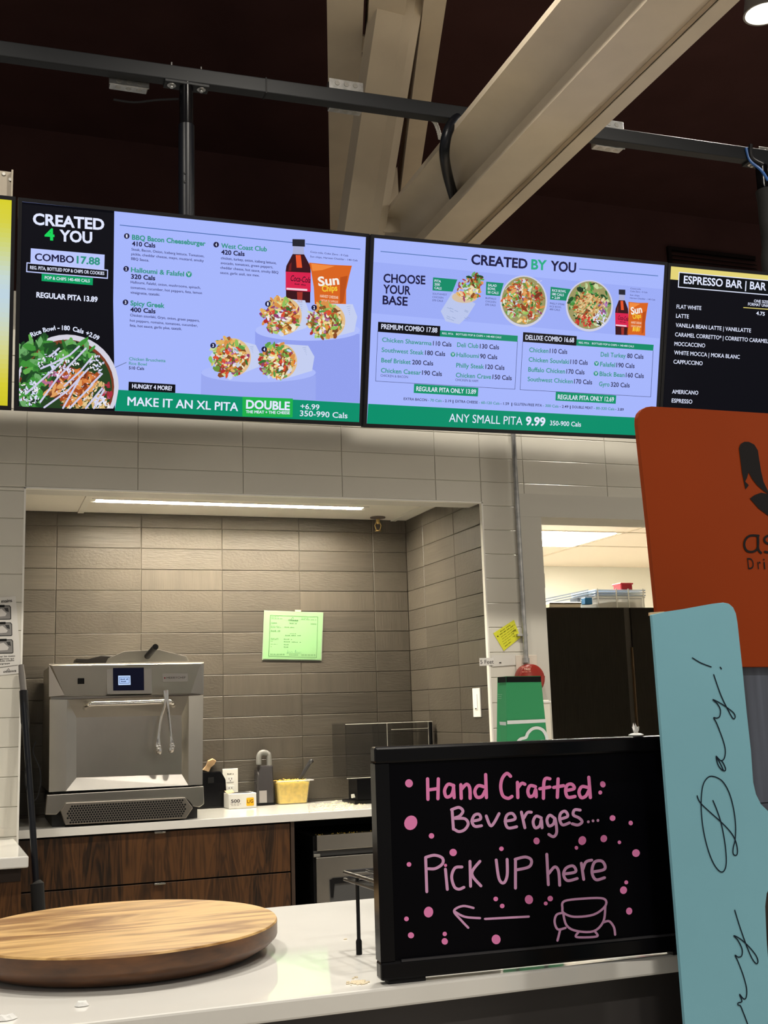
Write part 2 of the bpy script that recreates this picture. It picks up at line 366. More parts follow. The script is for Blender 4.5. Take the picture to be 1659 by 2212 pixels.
# doorway casing
GYW = .003
dj = MB(); dj.box(DX0-.105, DX0, YF-.004, YF+WT, 0, DTOP-.0005); dj.box(DX0-.105, DX1+.105, YF-.004, YF+WT, DTOP, DTOP+.10); dj.box(DX1, DX1+.105, YF-.004, YF+GYW, 0, DTOP-.0005)
dj.box(DX0-.012, DX0-.001, YF+WT+.001, YF+.26, 0, DTOP); dj.box(DX0-.02, DX1, YF+WT+.001, YF+.26, DTOP+.012, DTOP+.06)
struct('trim_4', dj, mat('grey white casing', (.54, .52, .46), .5), 'plain white casing around the storeroom doorway', 'trim')
# storeroom
YS = 9.0; ZCS = pY(1250, 1224, YS).z
struct('wall_storeroom', MB().box(2.1, 6.2, YS, YS+.1, 0, ZCS+.3), room_paint, 'white painted rear wall of the storeroom', 'wall')
struct('wall_storeroom_side', MB().box(ALX1+.11, ALX1+.2, YF+WT, YS, 0, ZCS+.3), room_paint, 'white painted side wall of the storeroom', 'wall')
struct('wall_storeroom_right', MB().box(6.1, 6.2, YF+WT, YS, 0, ZCS+.3), room_paint, 'white painted far side wall of the storeroom', 'wall')
struct('ceiling_storeroom', MB().box(ALX1+.11, 6.2, YF+WT, YS+.1, ZCS, ZCS+.05), mat('storeroom ceiling', (.78, .68, .56), .85), 'pale suspended ceiling of the storeroom', 'ceiling')
g = MB()
for y in (1150, 1181): yy = pZ(1350, y, ZCS).y; g.box(ALX1+.2, 6.1, yy-.012, yy+.012, ZCS-.004, ZCS+.001)
a = pZ(1325, 1152, ZCS).x
g.box(a+.05, a+.075, YF+WT, YS, ZCS-.004, ZCS+.001)
struct('trim_5', g, mat('storeroom grid', (.60, .50, .38), .6), 'ceiling grid bars in the storeroom', 'trim')

# ================================================================== OVERHEAD: beams, rail, poles, boxes
def beam_box(mb, x0, x1, z0, z1, y0, y1): mb.box(x0, x1, y0, y1, z0, z1)
t = thing('steel_beam', 'broad cream steel beam crossing overhead in front of the ceiling rail', 'beam', (2.02, 4, 3.5))
ZB = 3.5
ze = pX(1367, 0, 1.931).z
def along(mb, prof, y0=-1, y1=7.6): mb.prism([(x, y0, z) for x, z in prof], (0, y1-y0, 0))
m = MB(); along(m, [(1.931, ZB), (2.104, ZB), (2.104, ZB+.02), (1.937, ze), (1.931, ze)]); obj('bottom_flange', m, beam_m, t)
m = MB(); cv = [(1.796, 3.664), (1.84, 3.661), (1.885, 3.652), (1.922, 3.636), (1.948, 3.612), (1.964, 3.582), (1.972, 3.555), (1.975, ze+.0005)]
along(m, cv+[(2.02, ze+.0005), (2.02, 3.664)]); obj('curved_web', m, beam_m, t, True)
m = MB(); along(m, [(1.796, 3.664), (2.12, 3.664), (2.12, 3.690), (1.796, 3.690)]); obj('top_flange', m, beam_m, t)
m = MB(); m.box(2.105, 2.165, -1, 7.6, ZB+.030, ZB+.038); m.box(2.150, 2.165, -1, 7.6, ZB+.004, ZB+.028)
m.box(2.150, 2.212, -1, 7.6, ZB, ZB+.008); obj('edge_angle', m, beam_m, t)
# double beam running back at an angle
t = thing('steel_beam', 'cream double steel beam with a dark slot running back overhead', 'beam', (1.9, 5.2, 4.3))
ZA = 4.3
def slantpl(mb, px0, px1, z0, z1, ya=3.2, yb=7.6):
    # strip between two pixels of the frame's top row, carried along the beam's measured bearing
    a = pZ(px0, 0, ZA); b = pZ(px1, 0, ZA); k0 = .3085
    P = []
    for q in (a, b):
        for Y in (ya, yb): P.append((q.x+k0*(Y-q.y), Y))
    A = [(*P[0], z0), (*P[1], z0), (*P[3], z0), (*P[2], z0)]; mb.prism(A, (0, 0, z1-z0))
m = MB(); slantpl(m, 706, 786, ZA, ZA+.02); slantpl(m, 778, 786, ZA+.02, ZA+.2); obj('angle_section', m, beam_m, t)
m = MB(); slantpl(m, 797, 878, ZA, ZA+.02); slantpl(m, 797, 805, ZA+.02, ZA+.2); obj('angle_section', m, beam_m, t)
m = MB(); slantpl(m, 916, 965, ZA, ZA+.02); slantpl(m, 916, 922, ZA+.02, ZA+.2); obj('angle_section', m, beam_m, t)
k = 0
for Y in (3.7, 4.5, 5.3, 6.1, 6.9):
    m = MB(); slantpl(m, 785, 798, ZA+.006, ZA+.016, Y-.06, Y+.06); obj('spacer_plate', m, beam_m, t)
# sloping brace
t = thing('steel_brace', 'cream steel channel brace sloping up between the two overhead beams', 'brace', pY(790, 490, 4.9))
d = (RM @ Vector(((40-CX)/FPX, 1, -(5294-CY)/FPX))).normalized()
def bpt(x, y, Yb=4.9): return pY(x, y, Yb)
lo, ro = bpt(741, 520), bpt(829, 520)
dn = d*(-3.0)
wv = (ro-lo); nrm = wv.cross(d).normalized()
if nrm.dot(CAM-lo) > 0: nrm = -nrm
m = MB(); m.prism([lo, lo+wv*.60, lo+wv*.60+nrm*.012, lo+nrm*.012], dn); obj('web_plate', m, beam_m, t)
m = MB(); m.prism([lo+wv*.60, lo+wv*.80-nrm*.012, lo+wv, lo+wv+nrm*.012, lo+wv*.6+nrm*.012], dn); obj('rounded_edge', m, beam_m, t)
m = MB(); m.prism([lo+nrm*.012, lo+wv*.04+nrm*.012, lo+wv*.04+nrm*.10, lo+nrm*.10], dn); m.prism([lo+wv*.97+nrm*.012, lo+wv+nrm*.012, lo+wv+nrm*.10, lo+wv*.97+nrm*.10], dn); obj('flange', m, beam_m, t)
m = MB(); q = [(828, 500), (846, 375), (858, 360), (866, 500)]; m.prism([pY(x, y, 4.86) for x, y in q], (0, .012, 0)); obj('gusset_plate', m, beam_m, t)

def railY(X): return 4.075 - .024*X
def rail(name, xa, xb, label):
    m = MB(); h = .062; z0 = 3.733
    A = [(xa, railY(xa), z0), (xa, railY(xa)+.05, z0), (xa, railY(xa)+.05, z0+h), (xa, railY(xa), z0+h)]
    m.prism(A, (xb-xa, railY(xb)-railY(xa), 0), .004)
    return tag(obj(name, m, rail_m), label, 'rail')
r1 = rail('ceiling_rail', -.9, 2.3, 'charcoal square rail carrying the pita menu screens'); 
obj('joint_band', MB().box(1.018, 1.024, railY(1)-.002, railY(1)+.052, 3.731, 3.797), black_matte, r1)
r2 = rail('ceiling_rail', 2.302, 4.6, 'charcoal square rail above the espresso menu screen')

def jbox(x0, y0, x1, y1, label):
    Yp = railY(pY(x0, y0, 4.1).x)+.0555
    a = pY(x0, y0, Yp); b = pY(x1, y1, Yp); X0, X1 = a.x, b.x; Z1, Z0 = a.z, b.z
    t = thing('junction_box', label, 'junction box', ((X0+X1)/2, Yp, Z0), 'steel electrical boxes on the rail')
    obj('box_body', MB().box(X0, X1, Yp, Yp+.045, Z0, Z1, .004), galv, t)
    obj('cover_plate', MB().box(X0-.004, X1+.004, Yp-.004, Yp, Z0-.003, Z1+.003, .002), galv, t)
    for i in range(3):
        xx = X0+(X1-X0)*(i+.8)/3.6
        for zz in ([Z0+.016] if Z1-Z0 < .09 else [Z0+.016, Z1-.016]):
            obj('knockout', MB().lathe((xx, Yp-.004, zz), [(.0105, 0), (.0095, .0015)], 14, axis=(0, -1, 0)), steel_d, t)
    for i in range(3):
        obj('knockout', MB().lathe((X0+(X1-X0)*(i+.8)/3.6, Yp+.022, Z0), [(.0105, 0), (.0095, .0015)], 14, axis=(0, 0, -1)), steel_d, t)
    return t
jbox(238, 145, 320, 192, 'steel junction box under the rail beside the left mounting pole')
jbox(712, 170, 784, 240, 'steel junction box behind the rail at the double beam')
jbox(1284, 256, 1348, 322, 'steel junction box just right of the broad overhead beam')
jbox(1640, 318, 1705, 368, 'steel junction box beside the cable wrapped pole at the frame edge')

def pole(label, px, ytop, ybot, name='mounting_pole', sleeve=False):
    c = pY(px, 300, 4.08); X = c.x; zt = 3.733; zb = pY(px, ybot, 4.08).z
    t = thing(name, label, 'pole', (X, 4.08, zb))
    Yc = railY(X)+.025
    obj('tube', MB().tube([(X, Yc, zb), (X, Yc, zt-.17)], .0305, 20), pole_m, t, True)
    obj('collar', MB().tube([(X, Yc, zt-.175), (X, Yc, zt-.16), (X, Yc, zt-.03), (X, Yc, zt)], [.0305, .027, .027, .027], 20), black_gloss, t, True)
    obj('clamp_plate', MB().box(X-.085, X+.085, railY(X)-.002, railY(X)+.052, zt-.012, zt, .002), rail_m, t)
    for s in (-1, 1):
        b = obj('bolt', MB().lathe((X+s*.057, railY(X)+.02, zt-.012), [(.017, 0), (.017, .003), (.007, .004), (.007, .012), (.001, .012)], 16, axis=(0, 0, -1)), galv, t)
        obj('bolt_tip', MB().tube([(X+s*.057, railY(X)+.02, zt+.06), (X+s*.057, railY(X)+.02, zt+.082)], .003, 8), galv, t)
    for k in range(2):
        zz = zb+.03+.035*k
        obj('adjustment_hole', MB().lathe((X-.012, Yc-.029, zz+.1), [(.005, 0), (.004, .002)], 10, axis=(0, -1, 0)), black_matte, t)
    if sleeve:
        pts = [(X+.004*math.sin(i*1.7), Yc-.012+.006*math.cos(i), zt-.13-i*.055) for i in range(10)]
        obj('cable_sleeve', MB().tube(smooth_path(pts, 4), .040, 14), mat('black braided sleeve', (.006, .006, .006), .8, bump=.5, bscale=200), t, True)
        pts = [(X-.10, railY(X)-.006, zt+.05), (X-.085, railY(X)-.008, zt-.01), (X-.05, railY(X)-.03, zt-.06), (X-.02, railY(X)-.035, zt-.11)]
        obj('blue_cable', MB().tube(smooth_path(pts, 5), .006, 8), mat('blue cable', (.02, .10, .35), .4), t, True)
        pts = [(X-.075, railY(X)-.008, zt+.066), (X-.083, railY(X)-.012, zt+.03), (X-.075, railY(X)-.012, zt-.005), (X-.03, railY(X)-.02, zt-.03)]
        obj('cable_tie', MB().tube(smooth_path(pts, 5), .010, 8), black_matte, t, True)
    return t
pole('black tube pole hanging the left pita menu screen', 403, 180, 470)
pole('cable wrapped black pole hanging the espresso menu screen', 1620, 340, 600, sleeve=True)
pts = [pY(245, 215, 4.1), pY(290, 221, 4.1), pY(340, 216, 4.09), pY(386, 214, 4.08)]
tag(obj('loose_cable', MB().tube(smooth_path(pts, 5), .004, 6), black_matte, None, True), 'thin dark cable drooping from the left mounting pole', 'cable')
pts = [pX(990, 250, 1.84), pX(968, 283, 1.772), pX(960, 328, 1.768), pX(966, 374, 1.85), pX(980, 425, 1.952)]
tag(obj('cable_hose', MB().tube(smooth_path(pts, 6), .022, 12), pole_m, None, True), 'thick black cable hose hanging beside the broad beam', 'cable')
pts = [pY(920, 250, 4.10), pY(938, 262, 4.11), pY(947, 282, 4.125), pY(951, 300, 4.15)]
P_ = smooth_path(pts, 8)
tag(obj('flexible_conduit', MB().tube(P_, [.008+.0015*(i % 2) for i in range(len(P_))], 8), white_plastic), 'short white ribbed conduit bending below the rail', 'conduit')
# round lamp, top right
def lamp(X, Y, Z, label, inview=False):
    t = thing('ceiling_lamp', label, 'lamp', (X, Y, Z), 'round lamps over the serving area')
    obj('housing', MB().lathe((X, Y, Z), [(.055, .16), (.075, .15), (.095, .02), (.10, 0), (.09, 0), (.085, .02)], 32), mat('lamp housing', (.25, .24, .23), .4), t, True)
    obj('lens', MB().lathe((X, Y, Z+.006), [(.083, 0), (.083, .012)], 32), glow_spot, t)
    obj('stem', MB().tube([(X, Y, Z+.15), (X, Y, 5.3)], .012, 10), rail_m, t, True)
    l = bpy.data.lights.new('lamp_light', 'SPOT'); l.energy = SPOT_W; l.spot_size = math.radians(150); l.spot_blend = .6; l.shadow_soft_size = .085; l.color = (1, .93, .82)
    o = bpy.data.objects.new('lamp_light', l); COL.objects.link(o); o.location = (X, Y, Z-.005); adopt(o, t)
q = pZ(1652, 30, 4.55)
lamp(q.x, q.y, 4.55, 'round lit lamp hanging at the top right corner')
for X, Y, lb in ((-.6, 2.55, 'round lamp above the left counter end'), (1.1, 2.55, 'round lamp above the middle of the front counter'), (2.9, 2.4, 'round lamp above the order kiosk'), (-.4, -1.2, 'round lamp behind the viewer on the left'), (1.8, -1.2, 'round lamp behind the viewer on the right')):
    lamp(X, Y, 4.55, lb)
for X, Y, lb in ((3.3, .5, 'unseen globe added to light the beam undersides'),):  # globe light added out of view to brighten the beams from below
    t = thing('added_fill_globe', lb, 'lamp', (X, Y, 2.1), 'added fill globes out of view')
    obj('globe', MB().lathe((X, Y, 2.1), [(.16*math.sin(a), .16-.16*math.cos(a)) for a in [math.pi*(i+.3)/12.6 for i in range(12)]], 32), mat('fill globe glow', (1, .88, .68), .4, emit=FILL_GLOBE_W/10), t, True)
    obj('stem', MB().tube([(X, Y, 2.42), (X, Y, 5.3)], .012, 10), rail_m, t, True)
# dark vent on the upper wall
t = thing('air_vent', 'dark slatted air vent above the espresso menu screen', 'vent', pY(1500, 560, 7.58))
a = pY(1449, 540, 7.58); b = pY(1570, 600, 7.58)
m = MB(); m.box(a.x-.03, b.x+.3, 7.57, 7.6, a.z, a.z+.03); m.box(a.x-.03, a.x, 7.57, 7.6, b.z-.2, a.z); obj('vent_frame', m, mat('dark vent paint', (.010, .0055, .005), .7, spec=.1), t)
for i in range(9):
    zz = a.z-.02-i*.035
    obj('slat', MB().prism([(a.x, 7.56, zz), (b.x+.3, 7.56, zz), (b.x+.3, 7.59, zz+.02), (a.x, 7.59, zz+.02)], (0, 0, -.004)), MATS['dark vent paint'], t)

# ================================================================== MENU SCREENS
LAV = (166, 182, 252); GRN = (0, 142, 106); TEAL = (46, 148, 128); INK = (24, 22, 62); NIGHT = (4, 5, 14); WHT = (226, 232, 255)
SW, SH = 1.21, 1.21*9/16
def screen_basis(yaw, tilt, roll):
    u = Vector((math.cos(yaw), math.sin(yaw), 0)); n = Vector((math.sin(yaw), -math.cos(yaw), 0))
    v = Vector((0, 0, 1))*math.cos(tilt)+n*math.sin(tilt)
    return u*math.cos(roll)+v*math.sin(roll), v*math.cos(roll)-u*math.sin(roll)
class View(Print):
    vw = (0, 0, 1)
    def ab(s, x, y): ox, oy, k = s.vw; return Print.ab(s, ox+x/k, oy+y/k)
def menu_screen(c, pose, label, plate=False):
    c = Vector(c); u, v = screen_basis(*pose); n = u.cross(v)
    if n.dot(CAM-c) < 0: n = -n
    t = thing('menu_screen', label, 'screen', c - v*(SH/2+.013))
    def slab(mb, w0, w1, h0, h1, d0, d1): 
        q = [c+u*a+v*b+n*d0 for a, b in ((w0, h0), (w1, h0), (w1, h1), (w0, h1))]; mb.prism(q, n*(d1-d0))
    W, H, b = SW/2, SH/2, .0125
    m = MB(); slab(m, -W-b, W+b, H, H+b, -.03, .004); slab(m, -W-b, W+b, -H-b-.002, -H, -.03, .004); slab(m, -W-b, -W, -H, H, -.03, .004); slab(m, W, W+b, -H, H, -.03, .004)
    obj('bezel', m, black_frame, t)
    m = MB(); slab(m, -W-b*.6, W+b*.6, -H-b*.6, H+b*.6, -.05, -.004); obj('display_body', m, black_matte, t)
    m = MB(); slab(m, -.3, .3, -.2, .2, -.085, -.05); obj('rear_mount', m, rail_m, t)
    if plate:
        m = MB(); a = pY(-60, 380, 4.05); e = pY(27, 425, 4.05); m.box(a.x, e.x, 4.05, 4.054, e.z-.08, pY(20, 371, 4.05).z); m.box(e.x-.006, e.x, 4.03, 4.054, e.z-.08, pY(20, 371, 4.05).z)
        pl = obj('mount_plate', m, mat('beige bracket', (.30, .26, .20), .5), t)
        for y in (376, 388):
            p = pY(22 if y > 380 else 8, y, 4.049); obj('screw', MB().lathe(p, [(.007, 0), (.006, .003)], 10, axis=(0, -1, 0)), steel_d, pl)
        m = MB(); p = pY(5, 400, 4.07); m.tube([(p.x-.25, 4.07, 3.74), (p.x-.25, 4.07, p.z-.3)], .03, 14); obj('hanging_pole', m, pole_m, t, True)
    p = View(c, u, v); 
    p.add([(-W, -H), (W, -H), (W, H), (-W, H)], [(0, 1, 2, 3)], NIGHT, -1)
    return t, p
def clampc(P, x0, y1): return [(max(x, x0), min(y, y1)) for x, y in P]
def ell(x, y, rx, ry, n=40): return [(x+rx*math.cos(2*math.pi*i/n), y+ry*math.sin(2*math.pi*i/n)) for i in range(n)]
def food(p, cx, cy, rx, ry, pal, n, sz, layer, clip=None, thin=.5):
    for i in range(n):
        a = random.uniform(0, 2*math.pi); r = math.sqrt(random.random())*.95
        x, y = cx+rx*r*math.cos(a), cy+ry*r*math.sin(a); s = sz*random.uniform(.5, 1.25); rot = random.uniform(0, math.pi)
        k = random.uniform(thin, 1)*.6; pts = []
        for j in range(7):
            b = 2*math.pi*j/7; q = random.uniform(.75, 1.15)
            ex, ey = s*math.cos(b)*q, s*k*math.sin(b)*q; pts.append((x+ex*math.cos(rot)-ey*math.sin(rot), y+ex*math.sin(rot)+ey*math.cos(rot)))
        if clip: pts = clampc(pts, *clip)
        p.poly(pts, random.choice(pal), layer+.25*(i % 8))
LEAF = ['2c6b2a', '3f8f37', '1d4a22', '5fa84a', '14331a', '6aa765']
SALAD = ['5a9a48', '8fbf5a', 'a8cc70', '3a7030'] + ['d89048', 'e0b060', 'f0d890', '9a5a28', 'c8d8a0', 'b03028', 'd8502c', 'e8d7b0', '8a4a20', 'c9d4f0', '913a6a', 'dd9a3c', 'eee8d0', '6b8f3a']
MEAT = ['c0602a', 'a04a20', 'd88040', '8a3a18', 'e0a060', '703018']
CHEESE = ['e8e4f8', 'd8dcf8', 'f0ecec', 'cfd4f4']
RICE = ['d8b878', 'c8a060', 'e8d0a0', 'b88848', 'e4c890']
def bottle(p, x0, x1, y0, y1):
    w = x1-x0; h = y1-y0; cx = (x0+x1)/2; X = lambda f: x0+w*f; Y = lambda f: y0+h*f
    p.poly([(X(.27), Y(0)), (X(.77), Y(.005)), (X(.77), Y(.12)), (X(.27), Y(.11))], '23242e', 6)
    p.poly([(X(.30), Y(.11)), (X(.72), Y(.115)), (X(.74), Y(.24)), (X(.28), Y(.235))], 'a9afd6', 5)
    p.poly([(X(.28), Y(.235)), (X(.74), Y(.24)), (X(.98), Y(.42)), (X(1), Y(.5)), (X(.98), Y(1)), (X(.02), Y(.99)), (X(0), Y(.5)), (X(.03), Y(.42))], '3a1018', 5)
    p.poly([(X(.40), Y(.25)), (X(.60), Y(.25)), (X(.66), Y(.45)), (X(.44), Y(.45))], 'e8562c', 6)
    p.poly([(X(.15), Y(.40)), (X(.24), Y(.36)), (X(.22), Y(.5)), (X(.1), Y(.5))], '6b1d1e', 6)
    p.poly([(X(.45), Y(.83)), (X(.68), Y(.83)), (X(.66), Y(.99)), (X(.47), Y(.99))], 'a03028', 6)
    p.poly([(X(0), Y(.51)), (X(1), Y(.53)), (X(1), Y(.83)), (X(0), Y(.80))], 'd8204c', 7)
    p.text('Coca-Cola', X(.18), Y(.655), X(.98), Y(.69), h*.09, '3a0c20', .012, 8, ital=.25)
    p.text(10, X(.36), Y(.715), X(.86), Y(.735), h*.03, '5a1028', 0, 8)
    p.poly([(X(.03), Y(.765)), (X(.86), Y(.785)), (X(.86), Y(.815)), (X(.03), Y(.795))], 'f0d4e4', 8)
def chips(p, q, big):
    (x0, y0), (x1, y1), (x2, y2), (x3, y3) = q
    def B(u, v): return ((x0*(1-u)+x1*u)*(1-v)+(x3*(1-u)+x2*u)*v, (y0*(1-u)+y1*u)*(1-v)+(y3*(1-u)+y2*u)*v)
    p.poly([B(0, 0), B(.5, .015), B(1, 0), B(.97, .25), B(.94, .6), B(1, 1), B(.5, .985), B(.02, 1), B(.05, .6), B(.03, .2)], 'd8641c', 5)
    p.poly([B(.05, .02), B(.6, .04), B(.3, .16), B(.06, .2)], 'f08a3c', 6); p.poly([B(.75, .3), B(.93, .25), B(.9, .9), B(.8, .95)], 'b84e14', 6)
    f = .55 if big else .38
    h = (y3-y0)
    a, b = B(.18, f), B(.74, f-.08); p.text('Sun', *a, *b, h*.21, 'f4efe6', .03, 8)
    a, b = B(.27, f+.13), B(.70, f+.08); p.text('Chips', *a, *b, h*.14, 'f2c838', .03, 9)
    a, b = B(.2, f+.27), B(.74, f+.28); p.text('HARVEST CHEDDAR', *a, *b, h*.065, 'f6dcc0', .01, 8)
    a, b = B(.2, f+.37), B(.74, f+.38); p.text('CHEDDAR DE CAMPAGNE', *a, *b, h*.055, 'f6dcc0', 0, 8)
    if not big:
        for k in range(4): p.poly([B(.3+.1*k, .78), B(.38+.1*k, .7), B(.40+.1*k, .86), B(.3+.1*k, .9)], ['f2c040', 'e8a828'][k % 2], 8)
def vmark(p, x, y, r):
    p.disc(x, y, r, TEAL, 4); p.text('V', x-r*.55, y+r*.5, x+r*.55, y+r*.55, r*1.1, WHT, .03, 5)
def num(p, x, y, n, r=18, layer=12):
    p.disc(x, y, r, INK, layer); p.text(n, x-r*.28, y+r*.52, x+r*.28, y+r*.54, r*1.05, WHT, .04, layer+1)

# --- screen with the numbered pitas
t, p = menu_screen((.721, 3.8663, 2.7229), (.0026, .2346, .0099), 'menu screen with numbered pitas and a rice bowl on a black side panel')
W_, H_ = SW/2, SH/2
p.add([(-W_, -H_), (W_, -H_), (W_, H_), (-W_, H_)], [(0, 1, 2, 3)], LAV, 0)
p.vw = (0, 420, 3.456)
p.poly([(164, 55), (853, 125), (845, 800), (858, 1618), (132, 1582)], NIGHT, 1)
p.text('CREATED', 245, 222, 778, 265, 80, WHT, .045); p.text('4', 333, 338, 407, 342, 82, (20, 214, 90), .05); p.text('YOU', 443, 346, 688, 364, 80, WHT, .045)
p.poly([(230, 402), (781, 450), (778, 560), (227, 515)], (186, 198, 252), 2)
p.text('COMBO', 262, 492, 550, 512, 52, INK, .03); p.text('17.88', 572, 513, 746, 527, 52, TEAL, .035)
p.poly([(198, 507), (807, 562), (805, 631), (195, 580)], (196, 206, 255), 3); p.poly([(205, 515), (800, 569), (798, 622), (203, 573)], NIGHT, 4)
p.text('REG. PITA, BOTTLED POP & CHIPS OR COOKIES', 224, 557, 778, 602, 24, WHT, .02, 5)
p.poly([(311, 592), (694, 625), (692, 678), (310, 646)], (0, 160, 96), 2); p.text('POP & CHIPS 140-400 CALS', 334, 632, 670, 657, 22, WHT, .015)
p.text('REGULAR PITA 13.89', 271, 768, 728, 803, 38, WHT, .035)
for s, a in (('Rice', (236, 1066, 312, 1036)), ('Bowl', (326, 1030, 415, 1012)), ('-', (430, 1011, 446, 1010)), ('180', (462, 1012, 522, 1015)), ('Cals', (540, 1018, 621, 1040)), ('+2.09', (636, 1046, 733, 1090))):
    p.text(s, *a, 33 if s != '-' else 33, WHT, .025)
BL = (142, 1598)
p.poly(clampc(ell(500, 1432, 386, 386), *BL), (212, 210, 224), 2); p.poly(clampc(ell(496, 1436, 356, 352), *BL), '7a3a22', 3); p.poly(clampc(ell(500, 1440, 335, 330), *BL), '24401f', 3.3)
food(p, 640, 1500, 190, 180, RICE, 160, 22, 4, BL)
food(p, 300, 1250, 170, 170, LEAF, 60, 62, 4, BL, .35); food(p, 560, 1170, 150, 90, LEAF, 34, 55, 4, BL, .35); food(p, 240, 1470, 120, 140, LEAF, 46, 50, 4, BL, .35)
food(p, 530, 1420, 200, 170, MEAT, 70, 46, 6, BL, .3); food(p, 420, 1380, 110, 60, ['b06a90', '8a3058', 'c06070'], 12, 26, 7, BL)
food(p, 790, 1460, 50, 70, ['b06a90', '9a2838', 'a83040'], 10, 26, 7, BL)
food(p, 430, 1270, 160, 110, CHEESE, 90, 13, 8, BL); food(p, 220, 1480, 90, 100, CHEESE, 70, 13, 8, BL); food(p, 720, 1280, 60, 90, CHEESE, 40, 12, 8, BL); food(p, 760, 1560, 60, 60, CHEESE, 40, 13, 8, BL); food(p, 560, 1460, 150, 90, CHEESE, 40, 9, 8, BL)
for P in ([(590, 1135), (520, 1200), (400, 1260), (305, 1300)], [(470, 1240), (350, 1350), (250, 1440), (190, 1490)], [(680, 1225), (600, 1320), (480, 1430)], [(640, 1150), (430, 1370), (300, 1550)],
          [(760, 1340), (680, 1420)], [(660, 1300), (500, 1470), (330, 1590)], [(590, 1380), (470, 1595)], [(690, 1420), (520, 1595)], [(760, 1450), (640, 1596)], [(775, 1460), (740, 1520), (700, 1596)], [(440, 1150), (370, 1210)]):
    p.line(clampc(P, *BL), 14, (206, 204, 232), 11)
p.vw = (240, 460, 2.9625)
p.line([(57, 78), (1163, 190)], 5, (66, 104, 170), 1); p.line([(1246, 198), (1593, 232)], 5, (66, 104, 170), 1)
for n, (dx, dy), head, hv, cal, cv, body in (
    ('1', (100, 148), 'BBQ Bacon Cheeseburger', (133, 170, 604, 211), '410 Cals', (133, 210, 283, 222), (('Steak, Bacon, Onion, Iceberg lettuce, Tomatoes,', 130, 240, 595, 284), ('pickle, cheddar cheese, mayo, mustard, smoky', 129, 270, 592, 314), ('BBQ Sauce.', 128, 300, 242, 312))),
    ('2', (96, 358), 'Halloumi & Falafel', (128, 378, 465, 406), '320 Cals', (127, 420, 282, 431), (('Halloumi, Falafel, onion, mushrooms, spinach,', 125, 450, 572, 486), ('tomatoes, cucumber, hot peppers, feta, lemon', 124, 484, 581, 520), ('vinaigrette, tzatziki.', 123, 516, 312, 531))),
    ('3', (92, 572), 'Spicy Greek', (123, 591, 342, 608), '400 Cals', (122, 632, 284, 643), (('Chicken souvlaki, Gryo, onion, green peppers,', 121, 661, 565, 697), ('hot peppers, romaine, tomatoes, cucumber,', 120, 695, 553, 729), ('feta, hot sauce, garlic plus, tzatzik.', 119, 727, 452, 750))),
    ('4', (672, 203), 'West Coast Club', (705, 224, 995, 247), '420 Cals', (704, 264, 854, 276), (('chicken, turkey, onion, iceberg lettuce,', 702, 296, 1057, 328), ('avocado, tomatoes, green peppers,', 701, 327, 1035, 355), ('cheddar cheese, hot sauce, smoky BBQ', 699, 357, 1070, 389), ('sauce, garlic aioli, tex mex.', 698, 389, 948, 408)))):
    num(p, dx, dy, n, 18, 2); p.text(head, *hv, 30, TEAL, .03); p.text(cal, *cv, 28, INK, .03)
    for s, *a in body: p.text(s, *a, 16, (44, 44, 100), .012)
vmark(p, 497, 393, 19)
p.text('Coca-cola, Coke Zero - 0 Cals', 1274, 254, 1517, 279, 11, (60, 62, 120), .01); p.text('Sun chips, Harvest Cheddar - 140 Cals', 1273, 284, 1577, 310, 11, (60, 62, 120), .01)
p.text('Chicken Bruschetta', 115, 942, 348, 955, 19, TEAL, .01); p.text('Rice Bowl', 114, 971, 227, 978, 19, TEAL, .01); p.text('510 Cals', 113, 1000, 211, 1005, 18, INK, .02)
p.line([(22, 990), (97, 957)], 4, (96, 112, 150), 1)
POD, PODT = (146, 160, 238), (176, 190, 252)
p.poly([(922, 745), (1590, 775), (1588, 1215), (920, 1180)], POD, 1); p.poly(ell(1257, 752, 335, 66), PODT, 2)
p.poly([(577, 1010), (1310, 1040), (1309, 1210), (573, 1165)], (154, 168, 240), 3); p.poly(ell(943, 1022, 367, 62), (172, 186, 250), 4)
bottle(p, 1116, 1276, 168, 575); chips(p, [(1265, 318), (1540, 338), (1502, 600), (1298, 585)], True)
def wrap(p, x, y, r, foil, n):
    p.poly(foil, (196, 206, 240), 6); c = foil
    for k in range(5):
        a = c[1]; b = c[2]; f = .15+.16*k; p.line([(a[0]+(b[0]-a[0])*f-20-6*k, a[1]+(b[1]-a[1])*f), (a[0]+(b[0]-a[0])*(f+.08)-45, a[1]+(b[1]-a[1])*(f+.05))], 3, (160, 176, 214), 7)
    p.poly(ell(x+r*.16, y, r*.92, r*.96), (226, 190, 140), 6.5)
    p.poly(ell(x+r*.05, y, r*.84, r*.86), '7a4a24', 7); food(p, x-r*.02, y+r*.02, r*1.0, r*.96, SALAD, 170, r*.19, 8)
    food(p, x-r*.1, y-r*.75, r*.55, r*.25, ['8fbf5a', 'd89048', '5a9a48', 'e0b060'], 14, r*.2, 10); food(p, x-r*.2, y, r*.7, r*.7, ['e8e4f0', 'b06aa0', 'd84a38', 'f0d890'], 26, r*.12, 10)
wrap(p, 1085, 660, 124, [(1110, 548), (1240, 560), (1268, 640), (1250, 735), (1130, 775)], '1')
wrap(p, 1370, 692, 118, [(1400, 580), (1545, 585), (1574, 665), (1555, 760), (1420, 795)], '2')
wrap(p, 755, 925, 128, [(800, 812), (925, 845), (955, 905), (945, 985), (820, 1035)], '3')
wrap(p, 1062, 950, 118, [(1090, 838), (1260, 850), (1300, 920), (1285, 1010), (1120, 1060)], '4')
for n, x, y in (('1', 1001, 583), ('2', 1297, 607), ('3', 651, 849), ('4', 978, 873)): num(p, x, y, n)
